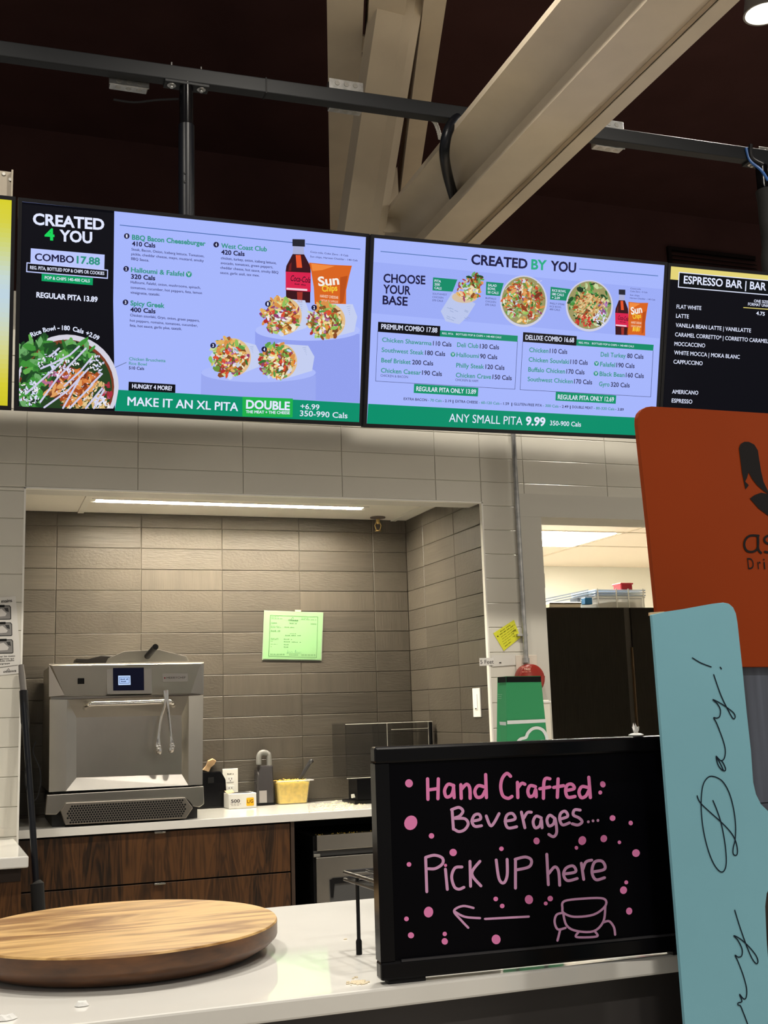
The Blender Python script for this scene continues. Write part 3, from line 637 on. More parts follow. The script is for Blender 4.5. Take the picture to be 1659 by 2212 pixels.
p.poly([(46, 1132), (1590, 1218), (1586, 1341), (22, 1266)], GRN, 5)
p.poly([(112, 1080), (411, 1098), (410, 1152), (110, 1136)], NIGHT, 6); p.text('HUNGRY 4 MORE?', 134, 1121, 388, 1136, 27, WHT, .03, 7)
p.text('MAKE IT AN XL PITA', 105, 1231, 810, 1268, 54, WHT, .02, 7)
p.poly([(840, 1176), (1162, 1188), (1160, 1308), (839, 1302)], (28, 176, 74), 6); p.text('DOUBLE', 862, 1250, 1142, 1262, 52, WHT, .045, 7); p.text('THE MEAT + THE CHEESE', 862, 1281, 1142, 1288, 18, WHT, .03, 7)
p.text('+6.99', 1210, 1253, 1331, 1260, 33, WHT, .01, 7); p.text('350-990 Cals', 1206, 1299, 1511, 1314, 35, WHT, .01, 7)
p.build('screen_picture', PRINT_EMIT, t)

# --- screen with the combos
t, p = menu_screen((1.9558, 3.828, 2.722), (-.0384, .2504, .0015), 'menu screen with pita, salad and rice bowls above two combo lists')
p.add([(-W_, -H_), (W_, -H_), (W_, H_), (-W_, H_)], [(0, 1, 2, 3)], LAV, 0)
p.vw = (790, 500, 2.552)
p.poly([(42, 168), (1639, 318), (1625, 590), (30, 450)], (156, 172, 246), 1)
p.line([(83, 110), (557, 155)], 4, (74, 112, 172), 2); p.line([(1178, 207), (1610, 245)], 4, (74, 112, 172), 2)
p.text('CREATED', 580, 179, 890, 205, 52, INK, .03); p.text('BY', 911, 207, 997, 213, 52, (38, 172, 130), .03); p.text('YOU', 1017, 215, 1158, 226, 52, INK, .03)
p.text('CHOOSE', 97, 280, 328, 291, 46, INK, .025); p.text('YOUR', 95, 340, 247, 349, 46, INK, .025); p.text('BASE', 92, 400, 230, 409, 46, INK, .025)
for tg, wl, gl in ((((371, 253), (505, 265), (478, 332), (368, 325)), (('PITA', 378, 278, 414, 282), ('200', 378, 297, 408, 300), ('CALS', 378, 317, 417, 321)), (('SOUTHWEST', 368, 348, 448, 354), ('CHICKEN', 367, 366, 427, 371), ('370 CALS', 366, 384, 425, 388))),
    (((664, 277), (760, 285), (740, 356), (662, 350)), (('SALAD', 673, 302, 721, 306), ('BOWL', 672, 321, 715, 325), ('50 CALS', 671, 341, 731, 346)), (('BUFFALO', 660, 372, 718, 377), ('CHICKEN', 659, 390, 717, 395), ('370 CALS', 658, 408, 715, 412))),
    (((1019, 305), (1130, 318), (1105, 382), (1016, 375)), (('RICE BOWL', 1027, 331, 1103, 338), ('180 CALS', 1026, 351, 1091, 357), ('+ 2.09', 1025, 370, 1069, 374)), (('PHILLY STEAK', 1015, 401, 1096, 408), ('RICE BOWL', 1014, 418, 1078, 423), ('490 CALS', 1013, 434, 1070, 438)))):
    p.poly(tg, (14, 140, 104), 2)
    for s, *a in wl: p.text(s, *a, 13, WHT, .015, 3)
    for s, *a in gl: p.text(s, *a, 10, (70, 76, 130), .008, 3)
p.poly([(478, 335), (605, 398), (560, 470), (515, 512), (440, 495), (413, 440)], (186, 198, 236), 3); p.poly(ell(545, 362, 70, 32), (214, 190, 160), 4)
for k in range(12): x = random.uniform(440, 560); y = random.uniform(400, 490); p.line([(x, y), (x+18, y+8)], 3, (150, 166, 208), 4)
food(p, 570, 318, 70, 62, SALAD, 110, 16, 5); food(p, 600, 270, 45, 40, MEAT+LEAF, 50, 16, 6)
for (x, y), pal in (((870, 385), SALAD+MEAT), ((1232, 410), SALAD)):
    p.poly(ell(x, y, 130, 142), (206, 206, 226), 3); p.poly(ell(x, y-3, 121, 132), '9a9460', 4)
food(p, 868, 380, 118, 128, SALAD+['c04028', 'd06030'], 260, 15, 5); food(p, 870, 380, 95, 100, MEAT, 26, 22, 7, None, .35)
for k in range(36):
    x, y = 868+random.uniform(-95, 95), 380+random.uniform(-105, 105); p.line([(x, y), (x+random.uniform(-22, 22), y+random.uniform(-16, 16))], 2.5, (222, 222, 240), 9)
food(p, 1232, 406, 118, 126, LEAF+['c8d8a0', 'a8c080'], 130, 20, 5, None, .35); food(p, 1235, 410, 95, 85, RICE+MEAT[:2]+['6a4a30'], 190, 12, 7); food(p, 1215, 490, 60, 35, ['c83028', 'd84838', 'a82020'], 60, 10, 7); food(p, 1310, 420, 28, 50, ['8a4a90', 'b07ac0'], 30, 10, 7); food(p, 1290, 480, 40, 40, CHEESE, 40, 9, 8)
for k in range(9): p.line([(1160+k*14, 400+random.uniform(-20, 50)), (1215+k*11, 350+random.uniform(-10, 50))], 4, (222, 170, 110), 9)
bottle(p, 1374, 1446, 320, 572); chips(p, [(1447, 388), (1556, 394), (1539, 575), (1436, 570)], False)
for s, *a in (('Coca-cola', 1458, 318, 1515, 322), ('Coke Zero - 0 Cals', 1457, 333, 1552, 340), ('Sun chips', 1456, 354, 1508, 358), ('Harvest Cheddar - 140 Cals', 1455, 370, 1595, 381)): p.text(s, *a, 8, (70, 74, 130), .008, 3)
for L in ([(66, 550), (54, 825), (822, 870), (836, 605)], [(865, 608), (850, 872), (1570, 912), (1584, 657)]): p.line(L, 2.2, (52, 62, 110), 2)
p.poly([(68, 498), (411, 522), (408, 579), (66, 553)], NIGHT, 3); p.text('PREMIUM COMBO 17.88', 85, 537, 393, 558, 27, WHT, .02, 4)
p.poly([(409, 545), (838, 575), (836, 608), (408, 579)], (14, 140, 104), 2); p.text('REG. PITA', 420, 566, 482, 571, 10, WHT, .01, 4); p.text('BOTTLED POP & CHIPS + 140-400 CALS', 497, 571, 746, 589, 10, WHT, .01, 4)
p.poly([(867, 555), (1163, 577), (1160, 630), (865, 608)], NIGHT, 3); p.text('DELUXE COMBO 16.68', 880, 596, 1147, 612, 26, WHT, .02, 4)
p.poly([(1161, 595), (1587, 625), (1584, 657), (1160, 629)], (14, 140, 104), 2); p.text('REG. PITA', 1173, 617, 1230, 622, 10, WHT, .01, 4); p.text('BOTTLED POP & CHIPS + 140-400 CALS', 1246, 622, 1477, 639, 10, WHT, .01, 4)
for s, q, s2, q2 in (('Chicken Shawarma', (90, 608, 362, 628), '110 Cals', (370, 628, 472, 635)), ('Deli Club', (503, 636, 620, 643), '130 Cals', (628, 644, 734, 650)), ('Southwest Steak', (87, 664, 318, 680), '180 Cals', (326, 680, 437, 687)), ('Halloumi', (500, 691, 622, 698), '90 Cals', (629, 699, 724, 705)),
    ('Beef Brisket', (85, 721, 247, 732), '200 Cals', (255, 732, 371, 739)), ('Philly Steak', (498, 749, 652, 757), '120 Cals', (659, 757, 764, 763)), ('Chicken Caesar', (83, 777, 304, 790), '190 Cals', (310, 790, 419, 797)), ('Chicken Crave', (496, 803, 690, 813), '150 Cals', (698, 813, 804, 820)),
    ('Chicken', (900, 664, 1006, 670), '110 Cals', (1013, 670, 1110, 675)), ('Deli Turkey', (1294, 689, 1432, 697), '80 Cals', (1440, 697, 1530, 702)), ('Chicken Souvlaki', (897, 717, 1120, 730), '110 Cals', (1127, 730, 1223, 735)), ('Falafel', (1291, 743, 1374, 748), '190 Cals', (1381, 748, 1481, 753)),
    ('Buffalo Chicken', (895, 772, 1098, 783), '170 Cals', (1105, 783, 1205, 788)), ('Black Bean', (1288, 796, 1426, 803), '160 Cals', (1433, 803, 1532, 808)), ('Southwest Chicken', (892, 825, 1140, 838), '170 Cals', (1147, 838, 1247, 843)), ('Gyro', (1285, 852, 1343, 855), '320 Cals', (1350, 855, 1454, 860))):
    p.text(s, *q, 24, TEAL, .015); p.text(s2, *q2, 24, INK, .015)
p.text('CHICKEN & BACON', 81, 800, 232, 809, 13, (60, 66, 120), .008); p.text('CHICKEN & HAM', 493, 824, 618, 831, 13, (60, 66, 120), .008)
vmark(p, 480, 678, 13); vmark(p, 1271, 728, 13); vmark(p, 1268, 783, 13)
p.poly([(266, 840), (620, 862), (617, 910), (264, 890)], (10, 146, 104), 4); p.text('REGULAR PITA ONLY 13.89', 278, 879, 606, 896, 25, WHT, .02, 5)
p.poly([(1047, 884), (1380, 904), (1377, 950), (1045, 932)], (10, 146, 104), 4); p.text('REGULAR PITA ONLY 12.69', 1058, 924, 1366, 938, 25, WHT, .02, 5)
for s, a, c in (('EXTRA BACON', (209, 929, 336, 936), INK), ('- 70 Cals', (342, 936, 418, 940), TEAL), ('- 2.19', (424, 940, 470, 942), INK), ('|', (479, 943, 483, 943), INK), ('EXTRA CHEESE', (493, 943, 617, 949), INK), ('- 60-120 Cals', (623, 949, 737, 955), TEAL), ('- 1.59', (742, 955, 789, 957), INK), ('|', (803, 958, 807, 958), INK),
    ('GLUTEN-FREE PITA', (816, 958, 970, 966), INK), ('- 300 Cals', (976, 966, 1062, 971), TEAL), ('- 2.49', (1068, 971, 1116, 973), INK), ('|', (1125, 974, 1129, 974), INK), ('DOUBLE MEAT', (1137, 974, 1250, 980), INK), ('- 80-320 Cals', (1256, 980, 1370, 986), TEAL), ('- 3.89', (1375, 986, 1421, 989), INK)):
    p.text(s, *a, 14, c, .012)
p.poly([(13, 950), (1604, 1032), (1598, 1135), (6, 1062)], GRN, 3)
p.text('ANY SMALL PITA', 458, 1049, 862, 1067, 45, WHT, -.004, 5); p.text('9.99', 880, 1066, 988, 1072, 45, WHT, .04, 5); p.text('350-900 Cals', 1014, 1068, 1185, 1076, 25, WHT, .012, 5)
p.build('screen_picture', PRINT_EMIT, t)

# --- espresso screen
u_d = Vector((math.cos(-.0384), math.sin(-.0384), 0))
t, p = menu_screen(Vector((1.9558, 3.828, 2.722))+u_d*1.2375, (-.0384, .2504, .0015), 'black espresso bar menu screen at the right edge')
p.vw = (1100, 500, 2.968); KH = (228, 212, 120)
b0 = p.ab(1026, 306)[1]; b1, b2 = p.ab(1088, 259)[1], p.ab(1080, 359)[1]; a0 = p.ab(1084, 310)[0]; ft = .0035
def pq(x0, y0, x1, y1, c, l): p.add([(x0, y0), (x1, y0), (x1, y1), (x0, y1)], [(0, 1, 2, 3)], c, l)
pq(-W_, b0, W_, H_, KH, 0); pq(a0, b2, -a0, b1, WHT, 1); pq(a0+ft, b2+ft, -a0-ft, b1-ft, (4, 8, 12), 2)
p.text('ESPRESSO BAR | BAR', 1117, 332, 1645, 378, 48, WHT, .02)
p.text('ONE SIZE', 1568, 454, 1657, 462, 18, WHT, .015); p.text('FORMAT UNIQ', 1530, 474, 1668, 486, 18, WHT, .015); p.line([(1502, 488), (1760, 506)], 5, KH, 2); p.text('4.75', 1582, 534, 1637, 540, 22, WHT, .02)
for s, *a in (('FLAT WHITE', 1072, 494, 1230, 504), ('LATTE', 1068, 553, 1150, 558), ('VANILLA BEAN LATTE | VANILLATTE', 1066, 612, 1548, 648), ('CARAMEL CORRETTO* | CORRETTO CARAMEL', 1062, 672, 1659, 716), ('MOCCACCINO', 1058, 732, 1254, 744), ('WHITE MOCCA | MOKA BLANC', 1056, 788, 1476, 817), ('CAPPUCCINO', 1052, 847, 1238, 858), ('AMERICANO', 1043, 1039, 1210, 1047), ('ESPRESSO', 1040, 1096, 1172, 1104)):
    p.text(s, *a, 25, WHT, .012)
p.build('screen_picture', PRINT_EMIT, t)
# --- yellow screen at the left edge
u_c = Vector((math.cos(.0026), math.sin(.0026), .0099))
t, p = menu_screen(Vector((.721, 3.8663, 2.7229))-u_c*1.243, (.0026, .2346, .0099), 'screen with a yellow and pale blue picture at the left edge', plate=True)
K = [(216, 208, 46), (214, 208, 66), (208, 212, 110), (204, 214, 160), (198, 216, 208), (190, 212, 226), (196, 214, 210), (206, 214, 180), (212, 212, 140), (214, 208, 96), (214, 204, 50), (206, 196, 36)]
NS = 44
for i in range(NS):
    q = i/(NS-1)*(len(K)-1); k = min(int(q), len(K)-2); fr = q-k; c = tuple(K[k][m]*(1-fr)+K[k+1][m]*fr for m in range(3))
    z0, z1 = H_-SH*i/NS, H_-SH*(i+1)/NS; p.add([(-W_, z1), (W_, z1), (W_, z0), (-W_, z0)], [(0, 1, 2, 3)], c, 0)
p.build('screen_picture', PRINT_EMIT, t)

# ================================================================== ALCOVE
# linear ceiling light
t = thing('linear_light', 'long bright linear light set in the alcove ceiling', 'light', ((LEDA.x+LEDB.x)/2, yl, ZCA))
m = MB()
for sg in (-1, 1): m.box(LEDA.x-.02, LEDB.x+.02, yl+sg*.037-.006, yl+sg*.037+.006, ZCA-.003, ZCA-.0005)
obj('light_frame', m, tbar, t)
obj('diffuser', MB().box(LEDA.x, LEDB.x, yl-.030, yl+.030, ZCA+.014, ZCA+.020), glow_warm, t)
# sprinkler
s = pZ(816, 1117, ZCA); s = Vector((s.x, min(s.y, YB-.06), ZCA))
t = thing('fire_sprinkler', 'brass fire sprinkler head hanging from the alcove ceiling', 'sprinkler', s)
obj('escutcheon', MB().lathe(s, [(.038, -.001), (.036, -.006), (.016, -.010), (.010, -.010)], 24), mat('dark escutcheon', (.10, .08, .07), .5), t, True)
obj('body', MB().lathe(s, [(.009, -.008), (.010, -.03), (.007, -.034)], 14), brass, t, True)
m = MB()
for sg in (-1, 1): m.tube([s+Vector((sg*.008, 0, -.026)), s+Vector((sg*.016, 0, -.042)), s+Vector((sg*.010, 0, -.062)), s+Vector((0, 0, -.066))], .003, 6)
obj('frame_arm', m, brass, t)
obj('deflector', MB().lathe(s, [(.006, -.066), (.017, -.068), (.017, -.070), (.004, -.071)], 14), brass, t)
# worktop and drawer cabinet
ZT = .932; YCF = 4.728
struct_top = tag(obj('worktop', MB().box(ALX0-.015, ALX1-.002, YCF, YB-.001, ZT-.032, ZT, .002), quartz), 'white quartz worktop along the back of the alcove', 'worktop')
CX1 = pY(628, 1850, YCF+.02).x
t = thing('drawer_cabinet', 'walnut drawer cabinet under the alcove worktop', 'cabinet', ((ALX0+CX1)/2, 5, 0))
obj('body', MB().box(ALX0-.015, CX1, YCF+.045, YB-.02, .02, ZT-.034), dark_wood, t)
za, zb_ = pY(335, 1800, YCF+.02).z, pY(335, 1907, YCF+.02).z
zs = [ZT-.040, zb_-.002, zb_-.30, .10]
for i in range(3):
    z1, z0 = zs[i], zs[i+1]+.006
    dr = obj('drawer', MB().box(ALX0-.012, CX1-.002, YCF+.02, YCF+.042, z0, z1, .0012), walnut, t)
    xx = pY(346, 1906, YCF).x
    obj('drawer_pull', MB().box(xx-.022, xx+.022, YCF+.004, YCF+.024, z1-.004, z1+.002, .001), steel_b, dr)
t = thing('end_panel', 'dark panel beside the open oven bay under the worktop', 'panel', (CX1, 5, 0))
obj('panel', MB().box(CX1+.001, CX1+.016, YCF+.02, YB-.02, 0, ZT-.034), black_matte, t); obj('panel_edge', MB().box(CX1+.001, CX1+.016, YCF+.016, YCF+.0199, 0, ZT-.034), mat('walnut edge', (.05, .03, .02), .5), t)
obj('bay_back', MB().box(CX1+.017, ALX1-.002, YB-.06, YB-.03, 0, ZT-.05), black_matte, t)
# steel undercounter oven
YU = 4.80
def U(x, y): return pY(x, y, YU)
x0, x1 = U(685, 1820).x, ALX1-.05
t = thing('undercounter_oven', 'stainless steel oven under the worktop behind the handwritten sign', 'oven', ((x0+x1)/2, 5, 0))
zt = U(685, 1805).z
obj('body', MB().box(x0-.015, x1, YU+.012, YB-.07, .05, zt-.004), black_matte, t)
obj('top_panel', MB().box(x0-.002, x1, YU-.004, YU+.03, U(690, 1838).z, zt, .002), steel, t)
obj('handle_recess', MB().box(x0-.016, x1, YU+.004, YU+.014, U(690, 1850).z, U(690, 1838).z), mat('dark recess strip', (.03, .03, .03), .5), t)
zd1 = U(690, 1852).z; wx0, wz1 = U(711, 1930).x, U(714, 1899).z; dz = zd1-.42
door = obj('oven_door', MB().box(x0-.008, x1, YU-.008, YU+.010, dz, zd1, .002), steel, t)
obj('door_window', MB().box(wx0, x1-.07, YU-.0095, YU-.007, wz1-.24, wz1, .0006), mat('oven glass', (.10, .10, .10), .12), door)
m = MB(); m.prism([U(711, 1900), U(718, 1896), U(860, 1884), U(860, 1894), U(721, 1908), U(718, 1938), U(713, 1938)], (0, -.004, 0)); 
o = obj('window_gasket', m, black_matte, door); o.location.y = -.011
obj('hinge_block', MB().box(x0-.016, x0+.012, YU-.002, YU+.010, zd1+.002, zd1+.014, .001), steel_d, t)
crumbs = MB(); random.seed(3)
for i in range(60):
    x = random.uniform(x0, x1-.05); y = YU+random.uniform(.0, .05); s_ = random.uniform(.001, .003); crumbs.box(x, x+s_, y, y+s_, zt-.001, zt+s_*.8)
obj('crumbs', crumbs, cheese_m, t)['kind'] = 'stuff'

# ---- countertop oven
YO = 4.745
def O(x, y): return pY(x, y, YO)
x0, x1 = O(105.5, 1600).x, O(441, 1600).x; zt = O(270, 1433).z; zp = O(105, 1505).z; zd0 = O(270, 1703).z
t = thing('countertop_oven', 'stainless steel high speed oven with a small lit display on the worktop', 'oven', ((x0+x1)/2, YO+.25, ZT))
YBk = YB-.02
obj('casing', MB().box(x0+.004, x1-.004, YO+.035, YBk, zd0-.002, zt, .004), steel, t)
# fascia: shallow tray shape, sides sloping back
m = MB()
def fas(mb, px, dy):  # polygon at fascia depth offset
    return [O(x, y)+Vector((0, dy, 0)) for x, y in px]
V3 = lambda x, y, d: pY(x, y, YO+d)
def shell(mb, quads):
    for q in quads: mb.poly3([V3(*k) for k in q])
tl, trr, bl, br = (106, 1436), (440.5, 1432), (106, 1505), (440, 1500)
il, ir, jl, jr = (112, 1438), (434, 1433.5), (139.5, 1502), (412, 1497.5)
shell(m, [((*il, 0), (*ir, 0), (*jr, .014), (*jl, .014)), ((*tl, .006), (*il, 0), (*jl, .014), (*bl, .004)), ((*ir, 0), (*trr, .006), (*br, .004), (*jr, .014)),
          ((*tl, .006), (106, 1434, .04), (440, 1430, .04), (*trr, .006)), ((*tl, .006), (*trr, .006), (*ir, 0), (*il, 0)), ((*bl, .004), (*jl, .014), (*jr, .014), (*br, .004)), ((*bl, .004), (*br, .004), (440, 1500, .04), (106, 1505, .04)),
          ((*tl, .006), (*bl, .004), (106, 1505, .04), (106, 1434, .04)), ((*trr, .006), (440, 1430, .04), (440, 1500, .04), (*br, .004))])
obj('control_panel', m, steel, t)
db = obj('display_bezel', MB().prism([V3(x, y, .010) for x, y in ((229, 1436), (327, 1434.5), (328, 1499), (230.5, 1500))], (0, -.008, 0), .003), mat('silver plastic', (.42, .41, .39), .35, metal=.5), t)
pr = View(V3(277, 1467, .0014), (1, 0, 0), (0, 0, 1), .0003); pr.vw = (0, 1260, 3.456)
pr.poly([(843, 632), (1074, 629), (1076, 799), (845, 802)], (12, 14, 30), 1); pr.poly([(882, 690), (973, 689), (975, 758), (883, 760)], (190, 214, 250), 2); pr.poly([(890, 700), (966, 699), (967, 748), (891, 750)], (44, 60, 110), 3); pr.poly([(893, 703), (963, 702), (964, 745), (894, 747)], (170, 196, 240), 4)
pr.text(7, 900, 721, 957, 720, 12, (30, 44, 90), .01, 5); pr.text(5, 905, 738, 950, 737, 12, (30, 44, 90), .01, 5)
pr.build('lit_display', PRINT_EMIT, db)
sk = obj('usb_cover', MB().prism([V3(x, y, .012) for x, y in ((167, 1460), (182, 1459.7), (182, 1477.5), (167.3, 1477.8))], (0, -.006, 0), .001), black_matte, t)
bd = obj('name_badge', MB().prism([V3(x, y, .011) for x, y in ((350, 1455), (405, 1454), (405.5, 1472.5), (351, 1473.5))], (0, -.007, 0), .0015), MATS['silver plastic'], t)
pr = View(V3(378, 1464, .0035), (1, 0, 0), (0, 0, 1), .0003); pr.text('MERRYCHEF', 360, 1466.3, 401, 1465.5, 4.2, (40, 36, 34), .0, 1); pr.disc(356, 1464.5, 1.6, (130, 30, 40), 1); pr.build('badge_lettering', PRINT_PAPER, bd)
# door with recessed centre
m = MB()
A = [(107, 1511), (439, 1501.5), (437.5, 1695), (106, 1711)]; B = [(145, 1511), (408, 1503), (407, 1696.5), (142, 1709)]; Cc = [(165, 1550), (392.5, 1545), (392.5, 1672.5), (165, 1680)]
dA, dB, dC = .010, .0, .020
shell(m, [((*Cc[0], dC), (*Cc[1], dC), (*Cc[2], dC), (*Cc[3], dC)), ((*B[0], dB), (*B[1], dB), (*Cc[1], dC), (*Cc[0], dC)), ((*B[1], dB), (*B[2], dB), (*Cc[2], dC), (*Cc[1], dC)), ((*B[2], dB), (*B[3], dB), (*Cc[3], dC), (*Cc[2], dC)), ((*B[3], dB), (*B[0], dB), (*Cc[0], dC), (*Cc[3], dC)),
          ((*A[0], dA), (*B[0], dB), (*B[3], dB), (*A[3], dA)), ((*B[1], dB), (*A[1], dA), (*A[2], dA), (*B[2], dB)),
          ((*A[0], dA), (*A[3], dA), (*A[3], .04), (*A[0], .04)), ((*A[1], dA), (*A[1], .04), (*A[2], .04), (*A[2], dA)), ((*B[0], dB), (*A[0], dA), (*A[0], .04), (*A[1], .04), (*A[1], dA), (*B[1], dB)), ((*B[3], dB), (*B[2], dB), (*A[2], dA), (*A[2], .04), (*A[3], .04), (*A[3], dA))])
door = obj('door', m, steel, t)
hp = [V3(184, 1530, .006), V3(185, 1528, -.020), V3(190, 1523.5, -.040), V3(204, 1521, -.045), V3(280, 1519, -.045), V3(356, 1516, -.045), V3(369, 1517.5, -.040), V3(374, 1521, -.020), V3(374, 1524, .006)]
obj('door_handle', MB().tube(smooth_path(hp, 5), .0105, 14), steel_b, door, True)
# plinth with perforated grille
m = MB()
P1 = [(101, 1717), (440, 1698), (441, 1737), (431, 1744), (417, 1742), (405, 1724), (395, 1722), (150, 1736), (140, 1740), (122, 1760), (97, 1760)]
m.prism([V3(x, y, .004) for x, y in P1], (0, .05, 0), .003); obj('plinth', m, steel, t)
obj('base_box', MB().box(x0+.02, x1-.02, YO+.05, YBk, ZT+.001, zd0-.002), mat('dark base', (.02, .02, .02), .5), t)
G = [(131, 1752), (142, 1734), (400, 1722), (417, 1745), (402, 1768), (141, 1782)]
gp = [V3(x, y, -.012) for x, y in G]
lift = max(0, ZT+.002-min(v.z for v in gp))
m = MB(); m.prism([v+Vector((0, 0, lift)) for v in gp], (0, .055, 0), .003); gr = obj('grille', m, mat('grille steel', (.36, .33, .29), .38, metal=1), t)
G2 = [(138, 1752), (146, 1739), (397, 1727), (410, 1745), (398, 1763), (145, 1777)]
hx = MB(); k = 0; cen = V3(274, 1752, -.0125)+Vector((0, 0, lift)); gx0, gx1 = V3(146, 1755, 0).x, V3(396, 1745, 0).x; gz0, gz1 = V3(274, 1769, 0).z+lift, V3(274, 1735, 0).z+lift
nc, nr = 43, 8; sx = (gx1-gx0)/nc; sz = (gz1-gz0)/(nr-1)
for j in range(nr):
    for i in range(nc+1):
        ins = abs(j-3.5)/3.5*2.0
        if i < ins-1.0 or i > nc-ins+1.0: continue
        x = gx0+(i+.5*(j % 2))*sx; z = gz0+j*sz+ (274-(x-gx0)/(gx1-gx0)*250-146)*.0
        hx.lathe((x, YO-.0122+.0, z), [(sx*.41, 0), (sx*.39, .0007)], 6, axis=(0, -1, 0))
o = obj('grille_holes', hx, black_matte, gr); o['kind'] = 'stuff'
# items on the oven
m = MB(); m.prism([V3(x, y, .16) for x, y in ((229, 1432), (234, 1422), (268, 1407), (344, 1403), (403, 1418), (408, 1428))], (0, .008, 0), .001)
t2 = thing('oven_paddle', 'grey metal oven paddle with a black handle lying on the steel oven', 'paddle', V3(320, 1428, .2))
obj('blade', m, mat('grey enamel', (.22, .21, .19), .4), t2)
obj('handle', MB().tube([V3(318, 1418, .15), V3(336, 1397, .03)], [.0125, .0125], 14), black_matte, t2, True)
m = MB(); m.prism([V3(163, 1429, .25), V3(228, 1433, .25), V3(246, 1431, .25), V3(246, 1418, .25), V3(218, 1416, .25), V3(190, 1425, .25), V3(166, 1422, .25)], (0, .12, 0), .002)
tag(obj('baking_tray', m, mat('dark tray', (.014, .011, .009), .5)), 'black baking tray lying on the left of the steel oven', 'tray')
# tongs
t2 = thing('serving_tongs', 'shiny metal tongs hanging on the oven door handle', 'tongs', V3(360, 1635, -.06))
for pts in ([(355, 1492, -.062), (357, 1518, -.062), (348, 1550, -.05), (343, 1585, -.045), (341, 1612, -.045), (346, 1630, -.045)], [(361, 1491, -.062), (362, 1518, -.064), (366, 1560, -.058), (369, 1590, -.055), (371, 1612, -.055), (368, 1627, -.055)]):
    P = smooth_path([V3(*q) for q in pts], 5); obj('arm', MB().tube(P, [.006]*(len(P)-9)+[.008, .010, .012, .013, .013, .013, .012, .009, .004], 8), steel_b, t2, True)
    e = V3(*pts[-2]); e2 = e+Vector((0, -.012, 0))
    for k in range(4): obj('scallop', MB().lathe(e2+Vector((math.cos(k*1.6)*.006, 0, math.sin(k*1.6)*.010)), [(.005, -.002), (.004, .003), (.001, .004)], 8, axis=(0, -1, 0)), steel_b, t2, True)
obj('spring_joint', MB().prism([V3(354, 1491, -.066), V3(362, 1490, -.066), V3(363, 1502, -.066), V3(355, 1503, -.066)], (0, .010, 0), .002), steel_b, t2)

# ---- small things on the worktop
def base(x, y): return pZ(x, y, ZT)
def kit(x, y, name, label, cat): b = base(x, y); return thing(name, label, cat, b), b.y
# napkin dispenser
t, Y = kit(465, 1746, 'towel_dispenser', 'black towel dispenser with kraft paper beside the steel oven', 'dispenser')
f = lambda x, y, d=0: pY(x, y, Y)+Vector((0, d, 0))
zf = ZT+.001
def grounded(pts): return [Vector((q.x, q.y, max(q.z, zf))) for q in pts]
xl = f(425, 1700).x; xr = f(491, 1700).x
obj('housing', MB().prism([Vector((xl, Y, zf)), Vector((xr, Y, zf)), Vector((f(488, 1680).x, Y, f(488, 1684).z)), Vector((f(478, 1666).x, Y, f(478, 1666).z)), Vector((xl, Y, f(430, 1668).z))], (0, .12, 0), .006), black_gloss, t)
obj('latch', MB().prism([f(449, 1680, -.003), f(462, 1679, -.003), f(462, 1691, -.003), f(449, 1692, -.003)], (0, .004, 0), .001), black_matte, t)
m = MB(); pts = [f(441, 1664, .03), f(449, 1655, .03), f(452, 1645, .02), f(462, 1640, .02), f(469, 1644, .02), f(466, 1652, .03), f(458, 1658, .03), f(454, 1668, .03)]
m.prism(pts, (.004, .05, .004), .001); obj('paper_sheet', m, kraft, t)
# outlet
t = thing('wall_outlet', 'white double wall outlet behind the glove box', 'outlet', pY(497, 1690, YB))
a, b = pY(480, 1661, YB), pY(514, 1724, YB); Yo = YB-.006
obj('plate', MB().box(a.x, b.x, Yo, YB-.0003, b.z, a.z, .002), white_plastic, t)
cx_ = (a.x+b.x)/2
for z in (pY(497, 1683, YB).z, pY(497, 1703, YB).z):
    q = obj('socket', MB().box(cx_-.016, cx_+.016, Yo-.0015, Yo, z-.013, z+.013, .001), white_card, t)
    for dx in (-.006, .006): obj('slot', MB().box(cx_+dx-.0012, cx_+dx+.0012, Yo-.002, Yo-.0014, z-.002, z+.006), black_matte, q)
    obj('slot', MB().lathe((cx_, Yo-.0014, z-.007), [(.0025, 0), (.002, .0006)], 8, axis=(0, -1, 0)), black_matte, q)
pr = View((cx_, Yo-.0002, a.z), (1, 0, 0), (0, 0, 1), .0003); pr.text(6, 491, 1673.5, 505, 1673, 4, (60, 60, 55), 0, 1); pr.build('plate_lettering', PRINT_PAPER, t)
# glove box
t, Y = kit(525, 1746.5, 'glove_box', 'white cardboard box of gloves marked 500 L/G', 'box')
xl, xr, zt_ = f(494, 1735).x, f(554, 1735).x, f(520, 1714).z
obj('carton', MB().box(xl, xr, Y, Y+.11, zf, zt_, .002), white_card, t)
obj('opening', MB().lathe(((xl+xr)/2+.01, Y+.05, zt_+.0002), [(.045, 0), (.044, .001)], 20), mat('dark opening', (.03, .03, .035), .7), t).scale = (1, 1, 1)
obj('top_flap', MB().prism([Vector((xl, Y+.02, zt_)), Vector((xl+.03, Y+.02, zt_+.004)), Vector((xl+.035, Y+.09, zt_+.012)), Vector((xl, Y+.09, zt_+.008))], (0, 0, .0012)), kraft, t)
pr = View((xl, Y-.0004, ZT), (1, 0, 0), (0, 0, 1), .0003); pr.vw = (420, 1480, 2.86)
pr.text('500', 226, 728, 281, 725, 20, (50, 46, 50), .02, 1); pr.text(17, 224, 738, 288, 735, 6, (110, 104, 100), .0, 1); pr.text(14, 228, 746, 276, 744, 5, (110, 104, 100), .0, 1)
pr.poly([(321, 700), (325, 696), (362, 693), (367, 697), (368, 740), (364, 744), (326, 747), (321, 742)], (238, 178, 40), 1); pr.text('L/G', 327, 729, 363, 726, 20, (50, 40, 20), .02, 2)
pr.build('box_lettering', PRINT_PAPER, t)
